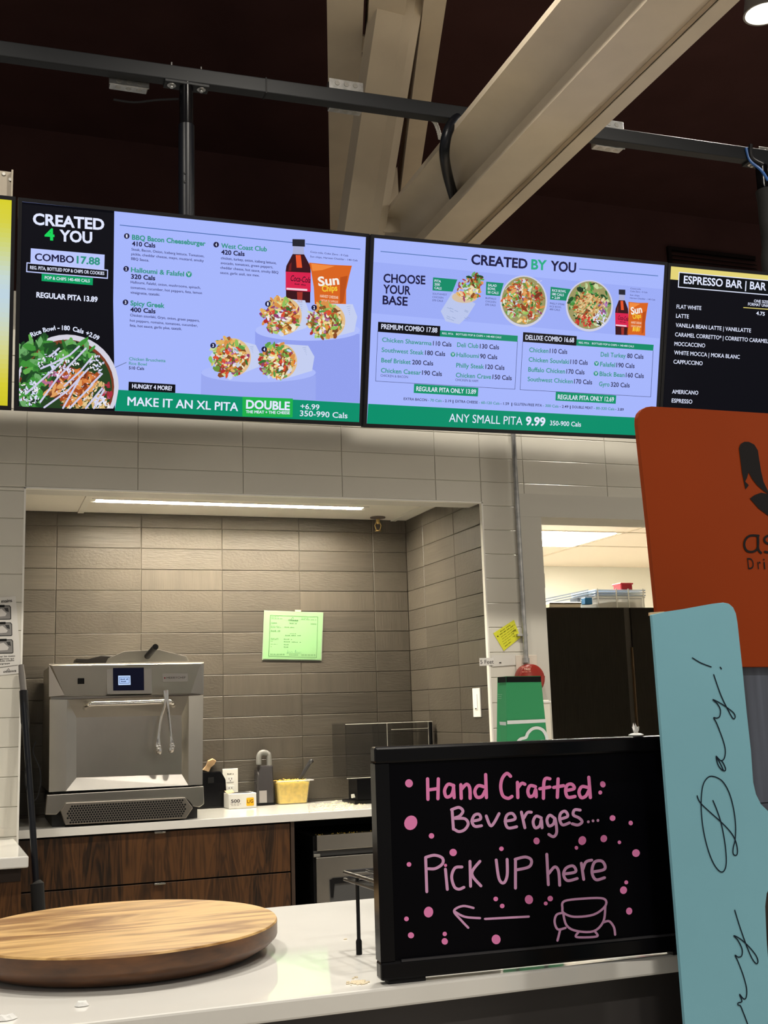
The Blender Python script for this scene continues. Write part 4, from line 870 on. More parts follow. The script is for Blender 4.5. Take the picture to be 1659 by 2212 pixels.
# handled pitcher
t, Y = kit(575, 1740, 'handled_pitcher', 'dark clear pitcher with a tall grey loop handle', 'pitcher')
obj('jug', MB().prism([Vector((f(556, 1700).x, Y, zf+.003)), Vector((f(592, 1700).x, Y, zf+.003)), f(590, 1653), f(562, 1654), f(564, 1682), f(556, 1662)], (0, .10, 0), .006), mat('dark clear plastic', (.045, .042, .045), .10), t)
obj('base_plate', MB().prism([Vector((f(555, 1700).x, Y-.005, zf)), Vector((f(594, 1700).x, Y-.005, zf)), Vector((f(593, 1700).x, Y-.005, zf+.010)), Vector((f(555, 1700).x, Y-.005, zf+.010))], (0, .11, 0), .003), black_gloss, t)
hp = [f(562.5, 1652, .03), f(562.5, 1636, .03), f(566, 1628, .03), f(573, 1625.5, .03), f(581, 1628.5, .03), f(584.5, 1637, .03), f(586, 1690, .03)]
hp.append(Vector((f(588, 1735).x, Y+.03, zf+.012)))
obj('loop_handle', MB().tube(smooth_path(hp, 6), .0125, 12), grey_plastic, t, True)
obj('white_fill', MB().box(f(560, 1700).x, f(576, 1700).x, Y-.001, Y+.02, zf+.012, f(565, 1708).z), mat('pale fill', (.30, .28, .28), .4), t)
# cheese tub
t, Y = kit(637, 1737, 'cheese_tub', 'clear tub full of shredded yellow cheese', 'tub')
Lt = [(600, 1688), (669, 1684)]; zr = f(635, 1687).z
xa, xb, xc, xd = f(604, 1736).x, f(664, 1734).x, f(600, 1690).x, f(669, 1690).x
def frust(mb, x0, x1, y0, y1, z0, X0, X1, Y0, Y1, z1): mb.hexa([(x0, y0, z0), (x1, y0, z0), (x1, y1, z0), (x0, y1, z0)], [(X0, Y0, z1), (X1, Y0, z1), (X1, Y1, z1), (X0, Y1, z1)])
m = MB(); frust(m, xa+.003, xb-.003, Y+.008, Y+.125, zf+.003, xc+.003, xd-.003, Y+.001, Y+.135, zr-.008); obj('cheese', m, cheese_m, t)
random.seed(5); m = MB()
for i in range(160):
    x = random.uniform(xc+.006, xd-.006); y = Y+random.uniform(.004, .12); l = random.uniform(.008, .02); a = random.uniform(0, 3.1); z = zr-.008+random.uniform(0, .012)
    m.tube([(x, y, z), (x+l*math.cos(a), y+l*math.sin(a)*.7, z+random.uniform(-.002, .005))], .0016, 4)
obj('cheese_shreds', m, cheese_m, t)['kind'] = 'stuff'
m = MB(); frust(m, xa, xb, Y+.005, Y+.128, zf, xc, xd, Y-.002, Y+.138, zr); obj('tub_wall', m, mat('milky clear plastic', (.85, .82, .60), .2, alpha=.25), t)
m = MB(); m.box(xc-.004, xd+.018, Y-.008, Y-.002, zr-.002, zr+.003, .001); m.box(xd, xd+.018, Y-.008, Y+.14, zr-.002, zr+.003, .001); m.box(xc-.004, xd+.01, Y+.138, Y+.144, zr-.002, zr+.003, .001); obj('rim', m, clear_pl, t)
sp = tag(obj('serving_spoon', MB().tube(smooth_path([f(648, 1692, .06), f(657, 1680, .05), f(667, 1660, .04), f(674, 1648, .035), f(680, 1642, .03)], 5), [.006]*3+[.009]*13+[.011]*3+[.009, .006], 10), mat('charcoal handle', (.03, .03, .032), .4), None, True), 'black spoon handle sticking out of the cheese tub', 'spoon')
# crumbs on worktop
random.seed(11); m = MB()
for i in range(220):
    x = random.gauss(735, 36); y = 1742+random.gauss(0, 5.5)-(x-735)*.05
    if x > 812 or x < 640: continue
    q = pZ(x, y, ZT); s_ = random.uniform(.0015, .0045); a = random.uniform(0, 3); l = random.uniform(.5, 2.2)*s_
    if q.y > YB-.02 or q.y < YCF+.01: continue
    m.tube([(q.x, q.y, ZT+s_*.4), (q.x+l*2*math.cos(a), q.y+l*2*math.sin(a), ZT+s_*.5)], s_*.45, 4)
tag(obj('cheese_crumbs', m, mat('pale crumbs', (.80, .72, .50), .7)), 'pale cheese crumbs scattered over the worktop', 'crumbs', None, 'stuff')
# smoky acrylic bin on black stand
bb = pZ(800, 1727, ZT); Y = 4.98
f = lambda x, y, d=0: pY(x, y, Y)+Vector((0, d, 0))
t = thing('acrylic_bin', 'smoky clear acrylic bin on a black stand in the alcove corner', 'bin', f(850, 1725))
xa, xb, xm = f(747, 1620).x, min(f(992, 1600).x, ALX1-.02), f(836, 1600).x; z0, z1 = f(800, 1679).z, f(800, 1563).z; dY = .20
for nm, a in (('front_wall', (xa, xb, Y, Y+.005, z0, z1)), ('back_wall', (xa, xb, Y+dY, Y+dY+.005, z0, z1)), ('side_wall', (xa, xa+.005, Y+.005, Y+dY, z0, z1)), ('side_wall', (xb-.005, xb, Y+.005, Y+dY, z0, z1)), ('divider', (xm, xm+.004, Y+.005, Y+dY, z0, z1)), ('lid', (xa, xb, Y-.004, Y+dY+.008, z1, z1+.005)), ('floor_plate', (xa, xb, Y, Y+dY, z0-.006, z0))):
    obj(nm, MB().box(*a), glass_smoke, t)
m = MB()
for (p0, p1) in (((xa, z1), (xb, z1)), ((xm, z0), (xm, z1)), ((xa, z0), (xb, z0)), ((xb, z0), (xb, z1)), ((xm+.02, z1-.03), (xb-.02, z1-.03)), ((xm+.20, z1-.12), (xm+.20, z1))):
    m.tube([(p0[0], Y-.005, p0[1]), (p1[0], Y-.005, p1[1])], .0016, 6)
obj('polished_edge', m, mat('polished edge', (.62, .60, .54), .15), t)
obj('latch_bar', MB().box(xb-.012, xb-.002, Y-.009, Y+.02, z0, z1-.005), black_matte, t)
obj('stand', MB().box(f(776, 1700).x, xb-.05, Y+.03, Y+.16, ZT+.012, z0-.006, .004), black_gloss, t)
obj('stand_base', MB().box(f(766, 1720).x, xb-.03, Y+.0, Y+.19, ZT+.001, ZT+.014, .003), black_matte, t)
obj('clip', MB().prism([f(758, 1716, -.01), f(764, 1715, -.01), f(766, 1722, -.01), f(759, 1724, -.01)], (0, .01, 0), .001), white_plastic, t)
# licence on the back wall
t = thing('licence_paper', 'pale green printed licence in a clear sleeve on the tile wall', 'paper', pY(633, 1425, YB-.004))
Yp = YB-.006
pr = View((0, Yp-.0025, 1), (1, 0, 0), (0, 0, 1), .0003); pr.vw = (500, 1280, 4.608)
m = MB(); m.prism([pY(500+x/4.608, 1280+y/4.608, Yp) for x, y in ((330, 184), (908, 202), (888, 668), (313, 660))], (0, -.0012, 0)); obj('sheet', m, mat('green paper', (.20, .38, .18), .6, spec=.1), t)
m = MB(); m.prism([pY(500+x/4.608, 1280+y/4.608, Yp+.003) for x, y in ((324, 178), (914, 198), (897, 678), (304, 672))], (0, -.0012, 0)); obj('plastic_sleeve', m, mat('sleeve', (.30, .38, .28), .2), t)
m = MB(); m.prism([pY(500+x/4.608, 1280+y/4.608, Yp-.0015) for x, y in ((632, 172), (692, 174), (692, 194), (632, 191))], (0, -.0008, 0)); obj('tape_strip', m, mat('masking tape', (.62, .48, .28), .7), t)
DK = (40, 74, 44)
pr.line([(388, 225), (860, 243), (846, 648), (370, 633), (388, 225)], 3, DK, 1)
pr.text('ottawa', 565, 278, 662, 284, 16, DK, .02, 1, ital=.2); pr.line([(596, 262), (612, 246), (618, 262)], 3, DK, 1)
for k in range(7): pr.line([(575+13*k, 290), (577+13*k, 296)], 3, DK, 1)
for s, a, cap in ((7, (580, 310, 650, 313), 10), ('Licence', (396, 306, 452, 308), 12), ('Licence', (790, 317, 844, 319), 12), (13, (400, 243, 470, 245), 7), (20, (400, 260, 512, 263), 7), (14, (697, 255, 767, 257), 7), (16, (697, 270, 845, 275), 7), (9, (393, 337, 478, 339), 6), (9, (393, 348, 496, 351), 6), (10, (528, 346, 638, 352), 8),
    (7, (392, 378, 488, 381), 6), (7, (392, 387, 488, 390), 6), (15, (583, 412, 648, 414), 8), (13, (536, 430, 692, 433), 9), (8, (392, 458, 470, 460), 6), (11, (392, 467, 468, 469), 6), (6, (522, 467, 606, 469), 8), (4, (390, 486, 412, 487), 6), (11, (522, 493, 695, 498), 8), (11, (390, 514, 456, 516), 6), (5, (522, 521, 582, 523), 8), (4, (390, 541, 402, 541), 6), (5, (522, 545, 578, 547), 8)):
    pr.text(s, *a, cap, DK, .012, 1)
pr.line([(555, 600), (562, 575), (556, 602), (575, 590), (585, 596), (600, 588), (608, 598)], 2, (60, 110, 90), 1, True); pr.line([(632, 600), (640, 572), (640, 600), (655, 590), (665, 600), (692, 592)], 2, (60, 110, 90), 1, True); pr.line([(545, 604), (698, 609)], 1.5, DK, 1)
for i, (x0_, x1_) in enumerate(((386, 530), (576, 664), (697, 838))):
    for k in range(2): pr.text(23, x0_, 612+k*9+i*4, x1_, 614+k*9+i*4, 6, DK, 0, 1)
pr.build('licence_lettering', PRINT_PAPER, t)
# long black pole tool leaning in the alcove mouth
YP = 4.20
f = lambda x, y, d=0: pY(x, y, YP)+Vector((0, d, 0))
t = thing('long_handled_squeegee', 'long black pole tool leaning beside the alcove opening', 'tool', (f(90, 1960).x+.05, YP-.05, 0))
top, mid, bot = f(53, 1490, .12), f(70, 1780), f(80, 1960, -.04)
drn = (bot-mid).normalized(); end = bot + drn*((bot.z-.02)/-drn.z)
obj('pole', MB().tube([top, mid, bot, end], .011, 12), pole_m, t, True)
obj('grip', MB().tube([f(49, 1432, .14), f(51, 1455, .135), f(54, 1492, .12)], [.009, .0115, .0115], 12), mat('grey grip', (.12, .11, .10), .6), t, True)
obj('upper_sleeve', MB().tube([f(54, 1490, .12), f(57, 1560, .10), f(58, 1575, .095)], [.0145, .015, .0115], 12), black_matte, t, True)
obj('lower_sleeve', MB().tube([f(77.5, 1903, -.03), f(79, 1906, -.032), bot+drn*.25], [.015, .0225, .0225], 12), mat('black fabric', (.006, .006, .006), .9), t, True)
obj('hanging_strap', MB().tube(smooth_path([f(78, 1602, .02), f(72, 1625, .02), f(86, 1660, .02), f(89, 1690, .02), f(83, 1720, .02), f(76, 1730, .02)], 5), .0022, 6), black_matte, t, True)
obj('hanging_strap', MB().tube(smooth_path([f(60, 1640, .03), f(55, 1672, .03), f(57, 1700, .03), f(66, 1728, .03), f(72, 1735, .02)], 5), .0022, 6), black_matte, t, True)
obj('foot', MB().box(end.x-.02, end.x+.02, end.y-.10, end.y+.10, .001, .035, .005), black_matte, t)
# light switch on the side wall
t = thing('light_switch', 'tall white rocker light switch on the dark side wall', 'switch', pX(1030, 1550, ALX1))
a, b = pX(1022.5, 1487, ALX1), pX(1041, 1549, ALX1)
obj('plate', MB().box(ALX1-.006, ALX1-.0003, b.y, a.y, b.z, a.z, .002), white_plastic, t)
obj('rocker', MB().box(ALX1-.009, ALX1-.006, b.y+.025, a.y-.025, b.z+.03, a.z-.025, .001), white_card, t)
obj('indicator', MB().box(ALX1-.0095, ALX1-.0085, b.y+.03, a.y-.03, b.z+.033, b.z+.037), black_matte, t)

# ================================================================== FRONT WALL THINGS
Yw = YF-.0008
# handwashing poster
t = thing('wall_poster', 'black and white handwashing poster at the left wall edge', 'poster', pY(15, 1460, YF-.002))
m = MB(); m.prism([pY(x, y, YF-.001) for x, y in ((-95, 1297), (34, 1288), (47, 1454), (-88, 1468))], (0, -.001, 0)); obj('sheet', m, mat('poster paper', (.66, .64, .60), .4), t)
pr = View((0, YF-.0022, 1), (1, 0, 0), (0, 0, 1), .0002); pr.vw = (0, 1260, 3.456)
pr.text('s mains', -12, 148, 90, 139, 24, (20, 18, 18), .03, 2); 
for k, (y0, y1) in enumerate(((165, 275), (292, 398), (418, 528))):
    dx = k*8
    pr.poly([(-120, y0+2), (72+dx, y0), (82+dx, y0+12), (84+dx, y1-10), (76+dx, y1-4), (-120, y1)], (58, 58, 58), 2); pr.poly([(-120, y0+8), (68+dx, y0+6), (76+dx, y0+16), (78+dx, y1-14), (70+dx, y1-10), (-120, y1-6)], (132, 130, 128), 3)
    pr.poly([(-60, y0+50), (10+dx, y0+25), (50+dx, y0+60), (40+dx, y1-30), (-60, y1-20)], (196, 192, 188), 4); pr.poly([(30+dx, y0+20), (60+dx, y0+18), (66+dx, y0+50), (44+dx, y0+44)], (60, 60, 60), 4)
    pr.poly([(-120, y0), (34+dx, y0-4), (34+dx, y0+14), (-120, y0+18)], (24, 24, 24), 5)
for s, a in (('. Se laver les mains', (-60, 556, 112, 546)), ('des germes qui', (-40, 572, 104, 566)), ('une maladie evitable', (-60, 589, 106, 580)), ('.ca/grippe', (-20, 608, 74, 602))): pr.text(s, *a, 11, (30, 28, 28), .015, 2)
pr.text('ottawa', 24, 668, 120, 660, 18, (40, 38, 38), .02, 2, ital=.2); pr.line([(52, 650), (64, 636), (72, 648)], 3, (40, 38, 38), 2)
pr.poly([(-110, 640), (134, 608), (134, 613), (-110, 648)], (120, 118, 112), 2)
pr.build('poster_print', PRINT_PAPER, t)
# conduit and pull station
cxm = (pY(1108, 945, YF).x+pY(1128.5, 1420, YF).x)/2
t = thing('wall_conduit', 'galvanised conduit running down the tile wall to the red pull station', 'conduit', (cxm, YF-.015, pY(1130, 1430, YF).z))
obj('pipe', MB().tube([(cxm-.004, YF-.016, 2.75), (cxm+.004, YF-.016, pY(1130, 1425, YF).z)], .0105, 14), galv, t, True)
obj('fitting', MB().tube([(cxm+.004, YF-.016, pY(1130, 1432, YF).z), (cxm+.004, YF-.016, pY(1130, 1422, YF).z)], .0145, 14), galv, t, True)
zc = pY(1129, 1372, YF).z; obj('clip', MB().box(cxm-.03, cxm+.018, YF-.018, YF-.0005, zc-.005, zc+.005, .001), galv, t)
t = thing('fire_pull_station', 'red round pull station marked TIREZ on the white wall', 'alarm', pY(1138, 1465, YF))
c = pY(1138, 1467, YF); R_ = (pY(1167, 1467, YF)-c).x
obj('back_plate', MB().box(c.x-.05, pY(1158, 1416, YF).x, YF-.0075, YF-.0045, c.z-.10, pY(1150, 1415, YF).z, .001), mat('cream plate', (.62, .56, .47), .5), t)
obj('red_body', MB().lathe((c.x, YF-.008, c.z), [(R_*.98, 0), (R_, .012), (R_*.96, .038), (R_*.80, .045)], 36, axis=(0, -1, 0)), red_m, t, True)
for sg in (-1, 1): obj('pull_tab', MB().tube([(c.x+sg*R_*.8, YF-.048, c.z+.010), (c.x+sg*R_*.62, YF-.052, c.z-.03)], .010, 8), red_m, t, True)
pr = View((c.x, YF-.0545, c.z), (1, 0, 0), (0, 0, 1), .0003); pr.vw = (1000, 1280, 3.606)
pr.text(13, 458, 584, 534, 582, 8, (230, 170, 150), 0, 1); pr.text('TIREZ', 476, 605, 528, 604, 15, (240, 200, 180), .02, 1); pr.text(15, 460, 621, 536, 619, 8, (230, 170, 150), 0, 1); pr.build('red_lettering', PRINT_PAPER, t)
# yellow tag
t = thing('inspection_tag', 'bright yellow inspection tag stuck askew on the white wall', 'tag', pY(1090, 1375, YF))
Q = [(1065.5, 1368), (1110, 1339), (1124, 1377), (1088, 1406)]
m = MB(); m.prism([pY(x, y, YF-.001) for x, y in Q], (0, -.0012, 0)); obj('sheet', m, mat('yellow paper', (.66, .66, .03), .5), t)
pr = View((0, YF-.0026, 1), (1, 0, 0), (0, 0, 1), .0003)
def B(u, v): return (Q[0][0]*(1-u)*(1-v)+Q[1][0]*u*(1-v)+Q[2][0]*u*v+Q[3][0]*(1-u)*v, Q[0][1]*(1-u)*(1-v)+Q[1][1]*u*(1-v)+Q[2][1]*u*v+Q[3][1]*(1-u)*v)
for v, u0, u1, s, cap in ((.14, .28, .85, 10, 2.2), (.26, .2, .95, 21, 3), (.38, .2, .9, 23, 1.6), (.5, .2, .9, 23, 1.6), (.62, .15, .7, 23, 1.6), (.74, .15, .6, 10, 1.6), (.88, .15, .5, 9, 2.6)): pr.text(s, *B(u0, v), *B(u1, v), cap, (70, 76, 10), .01, 1)
for k in range(6): a = B(random.uniform(.6, .85), random.uniform(.4, .75)); pr.line([a, (a[0]+4, a[1]-3), (a[0]+5, a[1]+1)], .7, (60, 64, 20), 1)
pr.disc(*B(.1, .25), 1.6, (50, 52, 10), 1); pr.build('tag_lettering', PRINT_PAPER, t)
# height strip
t = thing('height_label', 'white 5 Feet height label taped across the alcove corner', 'label', pY(1060, 1437, YF))
m = MB(); m.prism([pY(x, y, YF-.0035) for x, y in ((1035.5, 1421.5), (1066, 1421), (1066.5, 1437), (1036, 1438.5))], (0, -.0008, 0)); obj('paper_strip', m, mat('label paper', (.66, .64, .60), .5), t)
m = MB(); m.prism([pY(x, y, YF-.0030) for x, y in ((1062, 1416), (1118, 1413), (1119, 1436), (1063, 1440))], (0, -.0004, 0)); obj('clear_tape', m, mat('clear tape', (.62, .60, .55), .25), t)
pr = View((0, YF-.0046, 1), (1, 0, 0), (0, 0, 1), .0002); pr.vw = (1000, 1280, 3.606); pr.text('5 Feet', 136, 556, 240, 553, 30, (30, 28, 26), .0, 1); pr.text('-', 283, 560, 300, 559, 40, (40, 38, 36), .02, 1); pr.text('x', 436, 540, 446, 539, 16, (60, 56, 50), 0, 1); pr.build('height_lettering', PRINT_PAPER, t)
# white wall box beside the doorway
a, b = pY(1176, 1512, YF-.05), pY(1199, 1620, YF-.05)
t = thing('wall_dispenser', 'narrow white box fixed to the wall beside the doorway', 'dispenser', (a.x, YF, b.z-.1))
obj('housing', MB().box(a.x-.06, b.x-.012, YF-.055, YF-.0042, b.z-.06, a.z, .006), mat('cream plastic', (.78, .74, .63), .4), t); obj('front_lip', MB().box(a.x-.06, b.x-.010, YF-.058, YF-.0551, a.z-.012, a.z-.004, .001), white_plastic, t)
# left side counter
c = pZ(62, 1853, ZT); w0 = pY(31, 1811, YF)
t = thing('side_counter', 'white topped walnut counter against the wall at the left edge', 'counter', (-.3, 4.1, 0))
zt_ = .937
obj('top', MB().prism([(-1.0, c.y, zt_-.034), (c.x, c.y, zt_-.034), (w0.x, YF-.001, zt_-.034), (-1.0, YF-.001, zt_-.034)], (0, 0, .034), .004), quartz, t)
xe = pY(46, 1900, c.y+.03).x
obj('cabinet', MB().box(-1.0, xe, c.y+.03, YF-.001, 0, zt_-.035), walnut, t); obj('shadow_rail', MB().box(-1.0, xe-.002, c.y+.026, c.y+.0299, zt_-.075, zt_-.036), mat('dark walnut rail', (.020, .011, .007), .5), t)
a = pY(0, 1785, 4.30); tag(obj('paper_note', MB().prism([pY(x, y, YF-.0012) for x, y in ((-12, 1790), (8.5, 1789), (8, 1806), (-12, 1807))], (0, -.001, 0)), mat('note paper', (.62, .58, .50), .6)), 'small cream paper note at the left wall edge', 'note')

# ================================================================== STOREROOM
YC = 6.3
f = lambda x, y, d=0: pY(x, y, YC)+Vector((0, d, 0))
xa, xg0, xg1, xb = f(1176, 1400).x-.05, f(1353, 1400).x, f(1362, 1400).x, 4.6
zc = f(1300, 1312).z
t = thing('tall_cabinet', 'tall black brown storeroom cabinet seen through the doorway', 'cabinet', ((xa+xb)/2, YC+.25, 0))
obj('carcass', MB().box(xa, xb, YC+.02, YC+.6, .0, zc), mat('cabinet carcass grey', (.06, .054, .048), .5, spec=.2), t)
obj('door', MB().box(xa, xg0, YC, YC+.019, .05, zc-.002, .002), dark_wood, t); obj('door', MB().box(xg1+.02, xb, YC, YC+.019, .05, zc-.002, .002), dark_wood, t)
obj('edge_strip', MB().box(xg1+.012, xg1+.0185, YC-.001, YC+.0195, .05, zc-.25), mat('oak edge', (.07, .04, .016), .5), t)
# light panel in the storeroom ceiling
q = [pZ(x, y, ZCS) for x, y in ((1325, 1150), (1240, 1178.5))]
t = thing('ceiling_panel_light', 'square bright light panel in the storeroom ceiling', 'light', (q[0].x-.3, q[0].y+.3, ZCS))
y0_, y1_ = q[0].y, q[1].y; xr = (q[0].x+q[1].x)/2; xl = xr-max(1.2, 0)
obj('light_frame', MB().box(xl-.02, xr+.02, y0_-.02, y1_+.02, ZCS-.006, ZCS-.001), tbar, t); obj('diffuser', MB().box(xl, xr, y0_, y1_, ZCS-.010, ZCS-.006), glow_store, t)
# things on the cabinet
YK = YC+.10
f = lambda x, y, d=0: pY(x, y, YK)+Vector((0, d, 0))
zc1 = zc+.001
bx = lambda x0, x1, yt, yb, d0, d1: (f(x0, yt).x, f(x1, yt).x, YK+d0, YK+d1, max(zc1, f(x0, yb).z), f(x0, yt).z)
t = thing('storage_box', 'clear plastic storage box with a blue latch on the cabinet', 'box', f(1340, 1310))
a = list(bx(1288, 1389, 1292, 1312, 0, .30)); a[4] = zc1
obj('tub', MB().box(*a, .008), clear_pl, t)
b_ = (a[0]-.01, a[1]+.012, YK-.01, YK+.31, a[5], a[5]+.012); obj('lid', MB().box(*b_, .004), clear_pl, t)
for k in range(3): obj('lid_ridge', MB().box(a[0]-.012, a[1]+.014, YK-.014, YK+.30, a[5]+.014+k*.016, a[5]+.022+k*.016, .002), mat('bluish clear ridge', (.62, .74, .90), .2, alpha=.75), t)
for xx in (1290, 1330, 1356, 1388): x_ = f(xx, 1300).x; obj('rib', MB().box(x_-.004, x_+.004, YK-.016, YK-.012, zc1, a[5]+.06), mat('milky rib', (.85, .86, .84), .3), t)
z_ = a[5]
obj('contents', MB().box(a[0]+.09, a[1]-.04, YK+.02, YK+.25, zc1+.004, z_-.02, .01), mat('pale contents', (.55, .58, .60), .7), t)
m = MB(); x2 = f(1214, 1300).x
for k in range(3): m.prism([(a[0]-.018, YK+.06, z_+.022+.016*k), (a[0]-.018, YK+.30, z_+.022+.016*k), (x2, YK+.38, z_-.02+.016*k), (x2, YK+.23, z_-.02+.016*k)], (0, 0, .008))
m.box(a[0]-.05, a[0]-.03, YK+.15, YK+.25, zc1, z_+.016)
stk = tag(obj('spare_lids', m, MATS['bluish clear ridge']), 'tilted bluish clear lids stacked beside the storage box', 'lids')
m = MB(); m.box(*bx(1260, 1276, 1291, 1306, -.02, .03), .004); obj('latch', m, mat('blue latch', (.02, .17, .42), .35), t)
ztop = a[5]+.014+2*.016+.008
a2 = (f(1349, 1270).x, f(1374, 1270).x, YK+.04, YK+.14, ztop+.001, ztop+.001+.05)
t = thing('red_container', 'small red lidded container on top of the storage box', 'container', (a2[0], YK, ztop))
obj('tub', MB().box(*a2, .008), mat('red plastic', (.42, .02, .035), .3), t); obj('lid', MB().box(a2[0]-.004, a2[1]+.004, a2[2]-.004, a2[3]+.004, a2[5]-.012, a2[5]-.002, .002), mat('red lid', (.50, .03, .045), .3), t)
a = list(bx(1178, 1246, 1304.5, 1312, -.05, .2)); a[4] = zc1
t = thing('metal_tray', 'shallow silver tray lying on the cabinet', 'tray', f(1210, 1312))
obj('pan', MB().box(*a, .004), mat('champagne metal', (.62, .55, .46), .3, metal=1), t); obj('rim', MB().tube([(a[0], YK-.052, a[5]), (a[1], YK-.052, a[5])], .006, 8), steel_b, t, True)
t = thing('wall_bracket', 'small brown box fixed to the storeroom wall by the doorway', 'bracket', pY(1176, 1280, 5.6))
a, b = pY(1160, 1238, 5.6), pY(1179, 1282, 5.6)
m = MB(); m.box(ALX1+.2005, b.x, 5.6, 5.68, pY(1178, 1270, 5.6).z, a.z, .003); obj('housing', m, mat('brown box', (.22, .17, .12), .6), t)
obj('arm', MB().prism([(b.x-.04, 5.62, pY(1178, 1270, 5.6).z), (b.x, 5.62, pY(1178, 1270, 5.6).z), (b.x-.02, 5.62, b.z), (b.x-.04, 5.62, b.z)], (0, .04, 0)), steel_d, t)
struct('trim_6', MB().box(f(1379, 1250).x+.2, f(1379, 1250).x+.21, YS-.012, YS-.0005, 0, ZCS), room_paint, 'thin vertical joint strip on the storeroom rear wall', 'trim')

# ================================================================== FRONT COUNTER
ZF = .93; YFA, YFB = 1.728, 2.530
t = thing('service_counter', 'white quartz service counter with charcoal front panel', 'counter', (.6, 2.1, 0))
obj('counter_top', MB().box(-1.4, 2.6, YFA, YFB, ZF-.030, ZF, .004), quartz, t)
obj('front_panel', MB().box(-1.38, 2.58, YFA+.035, YFA+.055, .10, ZF-.031), panel_d, t); obj('lower_panel', MB().box(-1.38, 2.58, YFA+.075, YFA+.09, 0, .10), black_matte, t)
obj('counter_body', MB().box(-1.38, 2.58, YFA+.09, YFB-.05, 0, ZF-.031), panel_d, t)
# wooden board
bc = Vector((.259, 2.151, ZF))
t = thing('serving_board', 'large round wooden serving board on the front counter', 'board', bc)
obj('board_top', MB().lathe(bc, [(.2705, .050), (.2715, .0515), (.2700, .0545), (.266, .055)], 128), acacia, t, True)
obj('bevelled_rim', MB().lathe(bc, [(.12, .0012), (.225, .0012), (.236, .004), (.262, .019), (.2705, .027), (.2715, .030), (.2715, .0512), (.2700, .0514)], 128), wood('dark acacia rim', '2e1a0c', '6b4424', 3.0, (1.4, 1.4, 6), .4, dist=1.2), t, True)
# wire rack
lb_ = pZ(776, 2062, ZF); 
zs_ = None
for k in range(400):
    z = ZF+k*.001
    d = RM.transposed() @ (Vector((lb_.x, lb_.y, z))-CAM); yy = CY-FPX*d.z/d.y
    if yy < 1893: zs_ = z; break
c0 = pZ(744, 1884, zs_); c1 = pZ(806, 1903, zs_); e = (c1-c0).normalized(); g_ = Vector((-e.y, e.x, 0)); 
if g_.x < 0: g_ = -g_
t = thing('wire_rack', 'dark wire rack with thin legs standing behind the handwritten sign', 'rack', lb_)
wire = mat('dark coated wire', (.05, .048, .046), .3, metal=.6)
Lr, Wr = .17, .36
cs = [c0, c0+e*Lr, c0+e*Lr+g_*Wr, c0+g_*Wr]
for dz in (0, -.012):
    obj('rim_wire', MB().tube([q+Vector((0, 0, dz)) for q in cs+[cs[0], cs[1]]], .0032, 8), wire, t, True)
for k in range(1, 9): obj('cross_wire', MB().tube([c0+g_*(Wr*k/9), c0+e*Lr+g_*(Wr*k/9)], .0022, 6), wire, t, True)
for k in range(1, 3): obj('cross_wire', MB().tube([c0+e*(Lr*k/3)+Vector((0, 0, -.004)), c0+e*(Lr*k/3)+g_*Wr+Vector((0, 0, -.004))], .0022, 6), wire, t, True)
legs = [Vector((lb_.x, lb_.y, 0)), Vector((lb_.x, lb_.y, 0))+g_*(Wr-.05), Vector((lb_.x, lb_.y, 0))+g_*(Wr-.05)+e*.10, Vector((lb_.x, lb_.y, 0))+e*.10]
for q in legs:
    lg = obj('leg', MB().tube([(q.x, q.y, zs_-.004), (q.x, q.y, ZF+.018)], .0034, 8), black_matte, t, True); obj('rubber_foot', MB().tube([(q.x, q.y, ZF+.026), (q.x, q.y, ZF+.022), (q.x, q.y, ZF+.0005)], [.0035, .0052, .0052], 10), black_matte, lg, True)
# handwritten sign
sl, sr = pZ(824, 2121, ZF+.006), pZ(1465, 2056, ZF+.006)
su = (sr-sl).normalized(); su.z = 0; su.normalize(); sn = Vector((su.y, -su.x, 0)); sz = Vector((0, 0, 1))
Wd = .60
pr = View(sl, su, sz, .0003)
topz = pr.ab(811.6, 1614)[1]
t = thing('letter_sign', 'black framed sign handwritten in pink on the front counter', 'sign', sl+su*.3)
D_ = .028
def sbox(mb, a0, a1, b0, b1, d0, d1, bev=0): mb.prism([sl+su*a+sz*b-sn*d0 for a, b in ((a0, b0), (a1, b0), (a1, b1), (a0, b1))], -sn*(d1-d0), bev)
iL = pr.ab(845, 1800)[0]; iT = pr.ab(900, 1647)[1]; iB = pr.ab(1160, 2047)[1]
m = MB(); sbox(m, 0, Wd, iT, topz, 0, D_, .004); sbox(m, 0, Wd, 0, iB, 0, D_, .004); sbox(m, 0, iL, iB, iT, .0005, D_); sbox(m, Wd-iL, Wd, iB, iT, .0005, D_); obj('frame', m, black_gloss, t)
m = MB(); sbox(m, iL-.004, Wd-iL+.004, iB-.004, iT+.004, .005, .012); obj('writing_panel', m, mat('black glass', (.0016, .0016, .003), .3, spec=.08), t)
m = MB(); sbox(m, iL+.01, Wd-iL-.01, iB-.002, iB+.0015, -.001, .004); obj('lower_ledge', m, mat('ledge grey', (.03, .03, .035), .3), t)
for a in (.012, .50):
    m = MB(); sbox(m, a, a+.06, -.0055, 0, .004, D_-.004); obj('foot', m, black_matte, t)
pr = View(sl-sn*.0045, su, sz, .0003); pr.vw = (780, 1560, 2.37)
PK, PL = (242, 140, 200), (222, 168, 212)
